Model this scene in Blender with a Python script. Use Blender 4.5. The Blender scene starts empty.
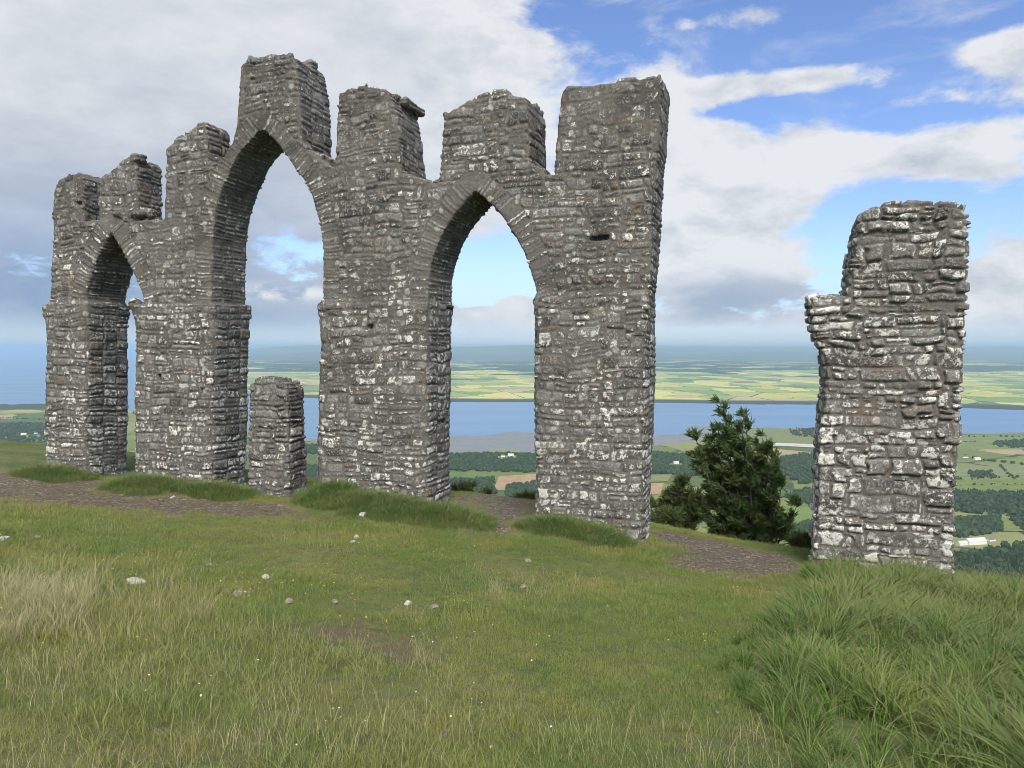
import bpy, bmesh, math, random
import numpy as np
from mathutils import Vector, geometry as mgeo

# ------------------------------------------------------------------ camera, sky, sun, exposure
S = bpy.context.scene
C = S.collection
RND = np.random.default_rng(7)
F_PX = 770.0
PITCH = math.atan(36.0 / F_PX)            # the camera looks slightly down, eye at the world origin

cam_d = bpy.data.cameras.new('camera')
cam = bpy.data.objects.new('camera', cam_d); C.objects.link(cam)
cam_d.sensor_width = 36.0; cam_d.lens = 36.0 * F_PX / 1024.0
cam_d.clip_start = 0.05; cam_d.clip_end = 200000.0
cam.location = (0, 0, 0); cam.rotation_euler = (math.radians(90) - PITCH, 0, 0)
S.camera = cam

SUN_EL, SUN_AZ = 46.0, 176.0              # degrees; azimuth clockwise from +Y: behind the viewer
SKY_STRENGTH = 0.10
EXPOSURE = 0.85
sun_d = bpy.data.lights.new('sun', 'SUN'); sun_d.energy = 2.5; sun_d.angle = math.radians(24); sun_d.color = (1.0, 0.95, 0.87)
sun = bpy.data.objects.new('sun', sun_d); C.objects.link(sun)
_sd = Vector((math.sin(math.radians(SUN_AZ)) * math.cos(math.radians(SUN_EL)),
              math.cos(math.radians(SUN_AZ)) * math.cos(math.radians(SUN_EL)), math.sin(math.radians(SUN_EL))))
sun.rotation_euler = _sd.to_track_quat('Z', 'Y').to_euler()

S.view_settings.view_transform = 'Standard'; S.view_settings.look = 'None'
S.view_settings.exposure = EXPOSURE; S.view_settings.gamma = 1.0
S.view_settings.use_curve_mapping = False
S.cycles.max_bounces = 6; S.cycles.diffuse_bounces = 2; S.cycles.glossy_bounces = 2
S.cycles.transmission_bounces = 3; S.cycles.transparent_max_bounces = 6; S.cycles.volume_bounces = 1
S.cycles.use_denoising = True
S.cycles.pixel_filter_type = 'BLACKMAN_HARRIS'; S.cycles.filter_width = 0.85
S.cycles.caustics_reflective = False; S.cycles.caustics_refractive = False


class NT:
    """small helper to write node expressions"""
    def __init__(self, tree):
        self.t = tree; tree.nodes.clear()
    def n(self, typ, **kw):
        nd = self.t.nodes.new(typ)
        for k, v in kw.items(): setattr(nd, k, v)
        return nd
    def put(self, sock, v):
        if isinstance(v, bpy.types.NodeSocket): self.t.links.new(v, sock)
        elif v is not None:
            if sock.type == 'RGBA' and len(v) == 3: v = (*v, 1)
            sock.default_value = v
    def m(self, op, a, b=None, c=None, clamp=False):
        nd = self.n('ShaderNodeMath', operation=op); nd.use_clamp = clamp
        self.put(nd.inputs[0], a)
        if b is not None: self.put(nd.inputs[1], b)
        if c is not None: self.put(nd.inputs[2], c)
        return nd.outputs[0]
    def ss(self, x, lo, hi, a=0.0, b=1.0):
        nd = self.n('ShaderNodeMapRange', interpolation_type='SMOOTHSTEP')
        self.put(nd.inputs[0], x)
        for i, v in enumerate((lo, hi, a, b)): self.put(nd.inputs[1 + i], v)
        return nd.outputs[0]
    def mix(self, f, a, b, blend='MIX'):
        nd = self.n('ShaderNodeMix', data_type='RGBA', blend_type=blend)
        self.put(nd.inputs[0], f); self.put(nd.inputs[6], a); self.put(nd.inputs[7], b)
        return nd.outputs[2]
    def noise(self, vec, scale, detail=4, rough=0.55, dist=0.0, out=0):
        nd = self.n('ShaderNodeTexNoise')
        if vec is not None: self.put(nd.inputs['Vector'], vec)
        nd.inputs['Scale'].default_value = scale; nd.inputs['Detail'].default_value = detail
        nd.inputs['Roughness'].default_value = rough; nd.inputs['Distortion'].default_value = dist
        return nd.outputs[out]
    def scale(self, vec, s, loc=(0, 0, 0), rot=(0, 0, 0)):
        nd = self.n('ShaderNodeMapping'); self.put(nd.inputs[0], vec)
        nd.inputs[1].default_value = loc; nd.inputs[2].default_value = rot; nd.inputs[3].default_value = s
        return nd.outputs[0]
    def sep(self, vec):
        nd = self.n('ShaderNodeSeparateXYZ'); self.put(nd.inputs[0], vec); return nd.outputs
    def comb(self, x, y, z):
        nd = self.n('ShaderNodeCombineXYZ')
        for i, v in enumerate((x, y, z)): self.put(nd.inputs[i], v)
        return nd.outputs[0]
    def ramp(self, f, stops, interp='LINEAR'):
        nd = self.n('ShaderNodeValToRGB'); self.put(nd.inputs[0], f)
        r = nd.color_ramp; r.interpolation = interp
        while len(r.elements) > 1: r.elements.remove(r.elements[-1])
        r.elements[0].position = stops[0][0]; r.elements[0].color = (*stops[0][1], 1)
        for p, c in stops[1:]:
            e = r.elements.new(p); e.color = (*c, 1)
        return nd.outputs[0]
    def attr(self, name, out=2):
        return self.n('ShaderNodeAttribute', attribute_name=name).outputs[out]


# ---- world: Nishita sky with cloud layers laid out by compass direction and elevation
world = bpy.data.worlds.new('World'); S.world = world; world.use_nodes = True
w = NT(world.node_tree)
sky = w.n('ShaderNodeTexSky', sky_type='NISHITA')
sky.sun_disc = False; sky.sun_elevation = math.radians(SUN_EL); sky.sun_rotation = math.radians(SUN_AZ)
sky.altitude = 450; sky.air_density = 1.0; sky.dust_density = 0.6; sky.ozone_density = 1.6
dirv = w.n('ShaderNodeTexCoord').outputs['Generated']
dx, dy, dz = w.sep(dirv)
az = w.m('MULTIPLY', w.m('ARCTAN2', dx, dy), 57.29578)      # degrees right of +Y
el = w.m('MULTIPLY', w.m('ARCSINE', dz), 57.29578)          # degrees above the horizon

def blob(a, e, sa, se, wt):
    p = w.m('POWER', w.m('MULTIPLY', w.m('SUBTRACT', az, a), 1.0 / sa), 2.0)
    q = w.m('POWER', w.m('MULTIPLY', w.m('SUBTRACT', el, e), 1.0 / se), 2.0)
    return w.m('MULTIPLY', w.m('EXPONENT', w.m('MULTIPLY', w.m('ADD', p, q), -1.0)), wt)
def total(lst):
    acc = lst[0]
    for b in lst[1:]: acc = w.m('ADD', acc, b)
    return acc

def px_dir(px, py):
    a = math.degrees(math.atan2((px - 512) / F_PX, math.cos(PITCH) + (384 - py) / F_PX * math.sin(PITCH)))
    h = (384 - py) / F_PX * math.cos(PITCH) - math.sin(PITCH)
    return a, math.degrees(math.atan2(h, math.hypot((px - 512) / F_PX, 1)))
def pb(px, py, sx, sy, wt):                 # a cloud mass centred on a compass direction
    a, e = px_dir(px, py)
    return blob(a, e, sx / 770 * 57.3, sy / 770 * 57.3, wt)

cv = w.scale(dirv, (1.0, 1.0, 2.1))
n_big = w.noise(cv, 6.0, 9, 0.60, 0.25)
n_fine = w.noise(cv, 17.0, 6, 0.6, 0.2)
n_wisp = w.noise(w.scale(dirv, (1.0, 1.0, 3.4), (3.1, 0.4, 1.7), (0, math.radians(12), 0)), 6.0, 8, 0.62, 0.6)

# main cover: grey-white stratus on the left, cumulus on the right
cover = total([
    w.ss(az, 16.0, -4.0, 0.0, 0.70),
    w.ss(az, 60.0, 110.0, 0.0, 0.55),
    pb(680, 150, 60, 90, 0.55), pb(765, 185, 90, 46, 0.62), pb(700, 225, 70, 30, 0.45), pb(975, 150, 110, 26, 0.52), pb(870, 145, 70, 30, 0.4),
    pb(800, 84, 170, 15, 0.55), pb(760, 112, 60, 9, -0.35), pb(905, 122, 60, 8, -0.25), pb(960, 95, 90, 14, 0.4), pb(735, 26, 50, 12, 0.34), pb(1010, 50, 34, 20, 0.52),
    pb(725, 294, 75, 26, 1.1), pb(770, 268, 30, 18, 0.9), pb(1010, 250, 40, 50, 0.42), pb(1000, 312, 80, 22, 0.38), pb(780, 322, 300, 9, 0.38),
    pb(520, 305, 20, 10, 1.5), pb(480, 313, 14, 6, 1.1), pb(495, 285, 60, 48, -0.75), pb(285, 262, 42, 34, -0.5), pb(1000, 285, 40, 18, 0.5), pb(285, 294, 50, 7, 0.9), pb(560, 20, 60, 22, -0.25), pb(600, 8, 40, 14, -0.2),
    pb(870, 25, 110, 30, -0.30), pb(870, 240, 50, 46, -0.30), pb(500, 272, 70, 18, -0.75),
])
dens = w.m('ADD', cover, w.m('MULTIPLY', w.m('SUBTRACT', n_big, 0.5), 1.35))
dens = w.m('ADD', dens, w.m('MULTIPLY', w.m('SUBTRACT', n_fine, 0.5), w.ss(el, 9.0, 4.0, 0.55, 1.5)))
c_mask = w.ss(dens, 0.23, 0.50)
wisp = w.m('MULTIPLY', w.ss(n_wisp, 0.48, 0.78), w.ss(el, 2.0, 14.0, 0.15, 0.55))
thick = w.ss(dens, 0.35, 1.05)
white = (4.6, 4.7, 4.85)
grey = (3.0, 3.25, 3.65)
slate = (1.35, 2.0, 3.15)
# lumps inside the cloud: each billow is brighter on its upper side
up_a = w.noise(w.scale(dirv, (1, 1, 2.1), (0, 0, 0.03)), 11.0, 8, 0.58, 0.3)
up_b = w.noise(w.scale(dirv, (1, 1, 2.1), (0, 0, -0.03)), 11.0, 8, 0.58, 0.3)
relief = w.m('SUBTRACT', up_a, up_b)
shade = w.m('ADD', total([pb(90, 190, 260, 90, 0.52), pb(40, 60, 200, 120, 0.10), pb(740, 305, 80, 26, 0.7), pb(700, 238, 90, 20, 0.45), pb(300, 130, 220, 120, 0.18),
                          pb(640, 130, 90, 110, -0.35), pb(450, 20, 200, 40, -0.05), pb(790, 165, 120, 40, -0.25), pb(1000, 260, 60, 50, 0.2)]),
            w.m('MULTIPLY', w.m('SUBTRACT', w.noise(w.scale(dirv, (1, 1, 2.6), (0.3, 0, 0.35)), 5.0, 7, 0.58, 0.3), 0.45), 1.7))
shade = w.m('ADD', shade, w.m('MULTIPLY', relief, w.ss(az, -14.0, 6.0, 0.9, 2.8)))
shade = w.m('ADD', shade, w.m('MULTIPLY', thick, 0.20), clamp=True)
ccol = w.mix(shade, white, grey)
low_left = w.m('MULTIPLY', w.ss(az, 6.0, -22.0), w.ss(el, 15.0, 3.0))
low_left = w.m('MAXIMUM', low_left, pb(725, 302, 85, 22, 0.55))
low_left = w.m('MAXIMUM', low_left, pb(285, 322, 90, 20, 0.95))
ccol = w.mix(w.m('MULTIPLY', low_left, w.ss(n_big, 0.30, 0.68, 1.0, 0.7)), ccol, slate)
streak = pb(285, 293, 55, 7, 1.3)
puff = total([pb(520, 303, 22, 9, 1.2), pb(480, 312, 15, 6, 1.0), pb(775, 262, 26, 14, 0.8)])
ccol = w.mix(w.m('MULTIPLY', puff, w.ss(n_fine, 0.36, 0.60), clamp=True), ccol, white)
ccol = w.mix(w.m('MULTIPLY', streak, w.ss(n_fine, 0.40, 0.58), clamp=True), ccol, white)
# clear air: Nishita, a little deeper blue overhead
skyc = w.mix(1.0, sky.outputs[0], (0.74, 0.80, 1.0), 'MULTIPLY')
hz = w.ss(el, 7.0, 0.2)
skyc = w.mix(w.m('MULTIPLY', hz, 0.55), skyc, (2.05, 2.85, 4.0))
out_c = w.mix(w.m('MULTIPLY', wisp, w.ss(az, -12.0, 10.0)), skyc, (4.2, 4.4, 4.7))
out_c = w.mix(w.m('MULTIPLY', c_mask, w.ss(el, 0.3, 2.6, 0.12, 0.97)), out_c, ccol)
bg = w.n('ShaderNodeBackground'); w.put(bg.inputs[0], out_c); bg.inputs[1].default_value = SKY_STRENGTH
w.t.links.new(bg.outputs[0], w.n('ShaderNodeOutputWorld').inputs[0])


# ------------------------------------------------------------------ helpers
def ray(px, py):
    a = (px - 512.0) / F_PX; b = (384.0 - py) / F_PX
    cp, sp = math.cos(PITCH), math.sin(PITCH)
    return np.array((a, cp + b * sp, -sp + b * cp))

TH = math.radians(18.0)
T = np.array((math.cos(TH), -math.sin(TH), 0.0))      # along the ruin, to the right
NN = np.array((math.sin(TH), math.cos(TH), 0.0))      # through the ruin, away from the viewer
C4 = np.array((0.169 * 12, 12.0, 0.0))
DEP = 1.05                                            # thickness of the ruin's wall
def wp(px, py, k=0.0):                                # a point on the ruin's front (k=0) or back face -> along, up
    r = ray(px, py); s = (C4 @ NN + k) / (r @ NN); p = r * s
    return (float((p - C4) @ T), float(p[2]))
def bk(px, py): return wp(px, py, DEP)

PLAIN = -440.0
def pl(px, py):                                       # a point on the low country
    r = ray(px, py); s = PLAIN / r[2]; return (r[0] * s, r[1] * s)

def _u(a): return a.astype(np.int64).astype(np.uint32) if isinstance(a, np.ndarray) else np.uint32(int(a) & 0xFFFFFFFF)
def _fin(h):
    h = (h ^ (h >> np.uint32(13))) * np.uint32(1274126177)
    h = (h ^ (h >> np.uint32(16))) * np.uint32(2246822519)
    h ^= h >> np.uint32(15)
    return (h & np.uint32(0xFFFFFF)).astype(np.float32) * np.float32(1.0 / 0xFFFFFF)
def _h(ix, iy, iz, seed):
    return _fin(_u(ix) * np.uint32(374761393) + _u(iy) * np.uint32(668265263) + _u(iz) * np.uint32(2147483647) + np.uint32((int(seed) * 974711) & 0xFFFFFFFF)).astype(float)
def vnoise(x, y, z, seed=0):
    ix, iy, iz = np.floor(x), np.floor(y), np.floor(z)
    fx, fy, fz = (x - ix).astype(np.float32), (y - iy).astype(np.float32), (z - iz).astype(np.float32)
    fx = fx * fx * (3 - 2 * fx); fy = fy * fy * (3 - 2 * fy); fz = fz * fz * (3 - 2 * fz)
    hx = [_u(ix) * np.uint32(374761393) + np.uint32((int(seed) * 974711) & 0xFFFFFFFF)]; hx.append(hx[0] + np.uint32(374761393))
    hy = [_u(iy) * np.uint32(668265263)]; hy.append(hy[0] + np.uint32(668265263))
    hz = [_u(iz) * np.uint32(2147483647)]; hz.append(hz[0] + np.uint32(2147483647))
    L = lambda p, q, f: p + (q - p) * f
    g = lambda b, c: L(_fin(hx[0] + hy[b] + hz[c]), _fin(hx[1] + hy[b] + hz[c]), fx)
    if np.ndim(z) and not np.any(fz): r = L(g(0, 0), g(1, 0), fy)
    else: r = L(L(g(0, 0), g(1, 0), fy), L(g(0, 1), g(1, 1), fy), fz)
    return r * 2 - 1
def fbm(x, y, z=None, seed=0, octv=3):
    if z is None: z = np.zeros_like(x)
    r = 0; a = 1.0; s = 0
    for i in range(octv):
        r = r + a * vnoise(x * 2 ** i, y * 2 ** i, z * 2 ** i, seed + i * 17); s += a; a *= 0.5
    return r / s
def sstep(x, a, b):
    t = np.clip((x - a) / (b - a), 0, 1); return t * t * (3 - 2 * t)

def mesh_np(name, verts, faces, smooth=False):
    """verts (N,3), faces (M,k) arrays -> mesh"""
    me = bpy.data.meshes.new(name)
    verts = np.ascontiguousarray(verts, dtype=np.float32); faces = np.ascontiguousarray(faces, dtype=np.int32)
    k = faces.shape[1]
    me.vertices.add(len(verts)); me.vertices.foreach_set('co', verts.ravel())
    me.loops.add(faces.size); me.loops.foreach_set('vertex_index', faces.ravel())
    me.polygons.add(len(faces))
    me.polygons.foreach_set('loop_start', np.arange(0, faces.size, k, dtype=np.int32))
    me.polygons.foreach_set('use_smooth', np.full(len(faces), smooth, dtype=bool))
    me.update(calc_edges=True); me.validate()
    return me
def fattr(me, name, vals):
    a = me.attributes.new(name, 'FLOAT', 'POINT'); a.data.foreach_set('value', np.ascontiguousarray(vals, dtype=np.float32))
def obj(name, me, mat=None, parent=None):
    o = bpy.data.objects.new(name, me); C.objects.link(o)
    if mat is not None:
        me.materials.clear(); me.materials.append(mat)
    if parent is not None: o.parent = parent
    return o
def tag(o, label=None, cat=None, group=None, kind=None):
    if label: o['label'] = label
    if cat: o['category'] = cat
    if group: o['group'] = group
    if kind: o['kind'] = kind
    return o
def empty(name, loc=(0, 0, 0)):
    o = bpy.data.objects.new(name, None); o.location = loc; o.empty_display_size = 0.3; C.objects.link(o); return o
def inside(px, py, poly):
    poly = np.asarray(poly); r = np.zeros(len(px), bool); j = len(poly) - 1
    for i in range(len(poly)):
        xi, yi = poly[i]; xj, yj = poly[j]
        c = ((yi > py) != (yj > py)) & (px < (xj - xi) * (py - yi) / (yj - yi + 1e-12) + xi)
        r ^= c; j = i
    return r
def poly_dist(px, py, poly):                         # signed: negative inside
    poly = np.asarray(poly, float); d = np.full(len(px), 1e9)
    for i in range(len(poly)):
        a = poly[i]; b = poly[(i + 1) % len(poly)]; ab = b - a
        t = np.clip(((px - a[0]) * ab[0] + (py - a[1]) * ab[1]) / (ab @ ab + 1e-12), 0, 1)
        d = np.minimum(d, np.hypot(px - a[0] - t * ab[0], py - a[1] - t * ab[1]))
    return np.where(inside(px, py, poly), -d, d)
def line_dist(px, py, pts):
    pts = np.asarray(pts, float); d = np.full(len(px), 1e9)
    for a, b in zip(pts[:-1], pts[1:]):
        ab = b - a
        t = np.clip(((px - a[0]) * ab[0] + (py - a[1]) * ab[1]) / (ab @ ab + 1e-12), 0, 1)
        d = np.minimum(d, np.hypot(px - a[0] - t * ab[0], py - a[1] - t * ab[1]))
    return d

def mat(name):
    m = bpy.data.materials.new(name); m.use_nodes = True
    return m, NT(m.node_tree)
def principled(nt, col, rough=0.9, normal=None, spec=0.2, **kw):
    b = nt.n('ShaderNodeBsdfPrincipled'); nt.put(b.inputs['Base Color'], col); nt.put(b.inputs['Roughness'], rough)
    b.inputs['Specular IOR Level'].default_value = spec
    if normal is not None: nt.put(b.inputs['Normal'], normal)
    o = nt.n('ShaderNodeOutputMaterial'); nt.t.links.new(b.outputs[0], o.inputs[0])
    return b
def bump(nt, h, strength=0.5, dist=0.02):
    b = nt.n('ShaderNodeBump'); b.inputs['Strength'].default_value = strength; b.inputs['Distance'].default_value = dist
    nt.put(b.inputs['Height'], h); return b.outputs[0]

# ------------------------------------------------------------------ terrain
GU = [-22, -16, -12.6, -8.2, -3.8, 0, 3.0, 5.2, 8, 12, 20]
GZ = [-2.35, -2.42, -2.55, -2.72, -2.80, -3.04, -3.28, -3.36, -3.75, -5.0, -8.0]
MOUNDS = [(-11.6, 0.45, 0.9, 0.42, 0.15), (-9.1, 0.5, 0.9, 0.45, 0.15), (-7.6, 0.5, 0.8, 0.4, 0.12),
          (-5.3, 0.35, 0.6, 0.5, 0.26), (-4.2, 0.7, 0.9, 0.6, 0.18), (-3.0, 0.75, 0.7, 0.55, 0.12),
          (-1.35, 0.45, 0.5, 0.42, 0.16), (-0.6, 0.5, 0.5, 0.42, 0.13), (3.5, 1.2, 1.6, 1.0, 0.12), (2.2, 4.5, 1.5, 1.5, 0.05)]
NEAR_SHORE = ([-900, 0, 44, 130, 200, 310, 450, 535, 655, 700, 760, 815, 955, 1024, 1900], [408, 408, 408, 411, 424, 440, 453, 453, 446, 441, 429, 428, 434, 434, 437])
FAR_SHORE = ([-900, 0, 140, 185, 230, 310, 450, 655, 815, 960, 1024, 1900], [352.6, 352.6, 352.8, 372, 396, 398, 402, 403, 405, 408, 410, 414])
def uv_of(x, y):
    return (x - C4[0]) * T[0] + (y - C4[1]) * T[1], -((x - C4[0]) * NN[0] + (y - C4[1]) * NN[1])
def hill(x, y):
    u, v = uv_of(x, y)
    zw = np.interp(u, GU, GZ)
    f = np.clip(v / 12.0, 0, 1); f = f * 0.55 + 0.45 * f * f * (3 - 2 * f)
    front = zw + (-1.62 - zw) * f + 0.035 * np.clip(v - 12, 0, 400)
    b = np.clip(-v, 0, None)
    bc = np.interp(u, [-40, -22, -16, -12, -6, -2, 1, 5, 10], [6.5, 6.0, 5.5, 4.6, 4.0, 3.6, 2.6, 1.8, 1.5])
    z = np.where(v > 0, front, zw - 0.05 * b)
    q = b - bc
    z = z - 0.47 * np.where(q > 30, q, np.log1p(np.exp(np.clip(q * 1.2, -40, 40))) / 1.2)
    side = np.clip(np.abs(u) - 60, 0, None); z = z - 0.35 * side
    for mu, mv, su, sv, h in MOUNDS:
        z = z + h * np.exp(-((u - mu) / su) ** 2 - ((v - mv) / sv) ** 2)
    r = np.hypot(x, y)
    amp = np.clip(r / 3, 0.3, 1)
    z = z + amp * (0.07 * fbm(x * 0.55, y * 0.55, seed=3) + 0.022 * fbm(x * 2.4, y * 2.4, seed=5)) + np.clip((r - 30) / 60, 0, 8) * fbm(x * 0.02, y * 0.02, seed=8)
    return z
def lowland(x, y):
    yy = np.maximum(y, 1.0); px = 512 + F_PX * x / yy
    near = -PLAIN * F_PX / (np.interp(px, *NEAR_SHORE) - 348); far = -PLAIN * F_PX / (np.interp(px, *FAR_SHORE) - 348)
    n1 = fbm(x / 900, y / 900, seed=31, octv=4); n2 = fbm(x / 260, y / 500, seed=37, octv=4)
    near = near * (1 + 0.02 * n1 + 0.006 * n2); far = far * (1 + 0.018 * n1)
    mud_w = np.interp(px, [300, 420, 700, 760, 900], [400, 1000, 800, 60, 40])
    a = y - near
    z = PLAIN + 5 + 0 * x
    z = np.where(a > -150, PLAIN + 5 * np.clip(-a / 150, 0, 1), z)
    mud = PLAIN + 0.28 + 1.1 * n2 + 0.55 * fbm(x / 500, y / 120, seed=41, octv=4) - 0.8 * np.clip(a / mud_w, 0, 1.0) ** 2
    z = np.where(a > 0, mud, z)
    z = np.where(a > mud_w, PLAIN - 6, z)
    c = y - far
    rise = PLAIN + 0.02 * np.clip(c, 0, 1500) + 60 * sstep(c, 3000, 9000) * (0.6 + 0.6 * fbm(x / 2600, y / 2600, seed=51)) 
    rise = rise + 330 * sstep(y, 19000, 33000) * (0.45 + 0.8 * np.clip(fbm(x / 5200, y / 6000, seed=57, octv=5) + 0.12, 0, 1)) * sstep(px, 150, 330)
    rise = rise + 360 * sstep(y, 32000, 42000) * (0.55 + 0.62 * fbm(x / 9000 + 4, y / 9000, seed=61, octv=5)) * sstep(px, 100, 300)
    z = np.where(c > 0, rise, z)
    z = np.where(y < 1200, PLAIN + 5, z)
    return z
def ground_z(x, y):
    x = np.atleast_1d(np.asarray(x, float)); y = np.atleast_1d(np.asarray(y, float))
    h = hill(x, y); r = np.hypot(x, y)
    z = np.where(r < 700, h, np.maximum(h, lowland(x, y)))
    return z
def gz(x, y): return float(ground_z(x, y)[0])
def gp(px, py):                                       # where a sight line first meets the hilltop
    r = ray(px, py); s = 1.5
    while s < 60:
        p = r * s
        if p[2] < gz(p[0], p[1]): break
        s += 0.04
    return (float(r[0] * s), float(r[1] * s))
def gpoly(pts): return [gp(*p) for p in pts]

PATHS = [gpoly([(-60, 466), (20, 474), (90, 482), (150, 489), (235, 499), (300, 510), (285, 517), (200, 514), (110, 511), (40, 503), (-60, 494)]),
         gpoly([(462, 499), (533, 499), (528, 515), (508, 534), (478, 545), (455, 538), (470, 520)]),
         gpoly([(655, 528), (720, 541), (800, 560), (806, 574), (760, 577), (700, 565), (655, 543)])]
BARE = gpoly([(300, 628), (360, 624), (430, 640), (452, 662), (420, 668), (370, 652), (310, 642)])
BARE2 = gpoly([(283, 516), (335, 514), (345, 524), (300, 530)])
TALL = [gp(812, 560), gp(790, 590), gp(762, 620), gp(735, 645), gp(722, 668), gp(735, 700), gp(770, 740), gp(800, 767), (1.2, 1.6), (9, 1.6), (14, 12.0), (5.5, 10.9)]
DRY = gpoly([(-140, 592), (50, 584), (92, 600), (80, 625), (30, 645), (-140, 660)])

def path_mask(x, y):
    d = np.full(len(x), 9.0)
    for p in PATHS: d = np.minimum(d, poly_dist(x, y, p))
    return d + 0.95 * fbm(x * 1.7, y * 1.7, seed=72, octv=4) + 0.12
def build_ground():
    r1 = np.geomspace(0.6, 1200, 440); r2 = np.geomspace(1200, 62000, 520)[1:]
    rr = np.concatenate([[0.02], r1, r2])
    aa = np.concatenate([np.linspace(-48, 48, 860), np.linspace(48, 312, 140)[1:-1]]) * math.pi / 180
    R, A = np.meshgrid(rr, aa, indexing='ij'); x = (R * np.sin(A)).ravel(); y = (R * np.cos(A)).ravel()
    z = ground_z(x, y)
    n, m = R.shape
    i, j = np.meshgrid(np.arange(n - 1), np.arange(m), indexing='ij'); j2 = (j + 1) % m
    faces = np.stack([i * m + j, i * m + j2, (i + 1) * m + j2, (i + 1) * m + j], -1).reshape(-1, 4)[:, ::-1]
    me = mesh_np('ground', np.stack([x, y, z], 1), faces, True)
    near = (x * x + y * y) < 1600
    g = np.full(len(x), 9.0); g[near] = path_mask(x[near], y[near])
    b = np.full(len(x), 9.0); b[near] = np.minimum(poly_dist(x[near], y[near], BARE), poly_dist(x[near], y[near], BARE2))
    fattr(me, 'path_d', g); fattr(me, 'bare_d', b)
    rad = np.hypot(x, y)[faces[:, 0]]
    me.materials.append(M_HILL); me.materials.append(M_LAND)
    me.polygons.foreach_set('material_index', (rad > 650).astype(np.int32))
    o = obj('ground', me); tag(o, kind='structure')

# ---- ground materials
M_HILL, t = mat('hill turf')
pos = t.n('ShaderNodeNewGeometry').outputs['Position']
n1 = t.noise(pos, 0.9, 5); n2 = t.noise(pos, 9.0, 5, 0.7); n3 = t.noise(pos, 45.0, 4, 0.7)
turf = t.mix(t.ss(n1, 0.35, 0.65), (0.080, 0.120, 0.040), (0.145, 0.150, 0.068))
turf = t.mix(t.ss(n2, 0.40, 0.72, 0.0, 0.6), turf, (0.045, 0.048, 0.020))
turf = t.mix(t.ss(n3, 0.5, 0.75, 0.0, 0.6), turf, (0.14, 0.125, 0.062))
vor = t.n('ShaderNodeTexVoronoi'); t.put(vor.inputs['Vector'], pos); vor.inputs['Scale'].default_value = 26.0
grav = t.ramp(t.sep(vor.outputs['Color'])[0], [(0, (0.074, 0.062, 0.045)), (0.5, (0.132, 0.112, 0.084)), (0.85, (0.19, 0.164, 0.128)), (1, (0.30, 0.27, 0.22))])
grav = t.mix(t.ss(t.noise(pos, 3.0, 5, 0.7), 0.35, 0.7), grav, (0.120, 0.102, 0.072))
pd = t.m('ADD', t.attr('path_d'), t.m('MULTIPLY', t.m('SUBTRACT', t.noise(pos, 5.0, 6, 0.75), 0.5), 0.6))
bd = t.m('ADD', t.attr('bare_d'), t.m('MULTIPLY', t.m('SUBTRACT', t.noise(pos, 4.0, 6, 0.7), 0.42), 1.3))
turf = t.mix(t.ss(pd, 0.7, 0.1, 0.0, 0.8), turf, (0.165, 0.145, 0.085))
col = t.mix(t.ss(bd, 0.12, -0.05), turf, (0.120, 0.100, 0.068))
col = t.mix(t.ss(pd, 0.16, -0.05), col, grav)
h = t.m('ADD', t.m('MULTIPLY', n3, 0.5), t.m('MULTIPLY', vor.outputs['Distance'], t.ss(pd, 0.16, -0.05, 0.0, 1.0)))
principled(t, col, 0.95, bump(t, h, 0.8, 0.03), 0.1)

M_LAND, t = mat('farmland')
pos = t.n('ShaderNodeNewGeometry').outputs['Position']
X, Y, Z = t.sep(pos)
fc = t.comb(t.m('ADD', t.m('MULTIPLY', X, 0.96), t.m('MULTIPLY', Y, 0.26)), t.m('ADD', t.m('MULTIPLY', Y, 0.96), t.m('MULTIPLY', X, -0.26)), 0.0)
vor = t.n('ShaderNodeTexVoronoi', voronoi_dimensions='2D', distance='CHEBYCHEV'); t.put(vor.inputs['Vector'], t.scale(fc, (1, 0.62, 1))); vor.inputs['Scale'].default_value = 1 / 300.0
vor2 = t.n('ShaderNodeTexVoronoi', voronoi_dimensions='2D', feature='DISTANCE_TO_EDGE'); t.put(vor2.inputs['Vector'], t.scale(fc, (1, 0.62, 1))); vor2.inputs['Scale'].default_value = 1 / 300.0
r0 = t.sep(vor.outputs['Color'])
near_c = t.ramp(r0[0], [(0, (0.10, 0.135, 0.045)), (0.3, (0.15, 0.185, 0.055)), (0.55, (0.19, 0.215, 0.075)), (0.8, (0.24, 0.25, 0.10)), (0.93, (0.36, 0.29, 0.16))], 'CONSTANT')
far_c = t.ramp(r0[0], [(0, (0.20, 0.28, 0.08)), (0.18, (0.46, 0.44, 0.10)), (0.36, (0.28, 0.34, 0.10)), (0.52, (0.56, 0.52, 0.15)), (0.70, (0.36, 0.40, 0.12)), (0.85, (0.46, 0.36, 0.20)), (0.93, (0.14, 0.20, 0.07))], 'CONSTANT')  # far crops, with sunlight on that shore painted in as brighter tones
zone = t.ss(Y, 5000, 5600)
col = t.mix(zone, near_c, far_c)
wood_n = t.noise(t.scale(pos, (1 / 1500, 1 / 1500, 0)), 1.0, 6, 0.6)
wthr = t.ss(Y, 9000, 14500, 0.66, 0.45)
wd = t.m('SUBTRACT', wood_n, wthr)
col = t.mix(t.ss(wd, -0.01, 0.01), col, (0.030, 0.050, 0.026))
hedge = t.ss(vor2.outputs['Distance'], 0.035, 0.02)
hedge = t.m('MULTIPLY', hedge, t.ss(t.noise(t.scale(pos, (1 / 160, 1 / 160, 0)), 1.0, 3), 0.42, 0.52))
col = t.mix(t.m('MULTIPLY', hedge, 0.85), col, (0.032, 0.052, 0.024))
moor = t.ss(Y, 19000, 24000)
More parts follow.
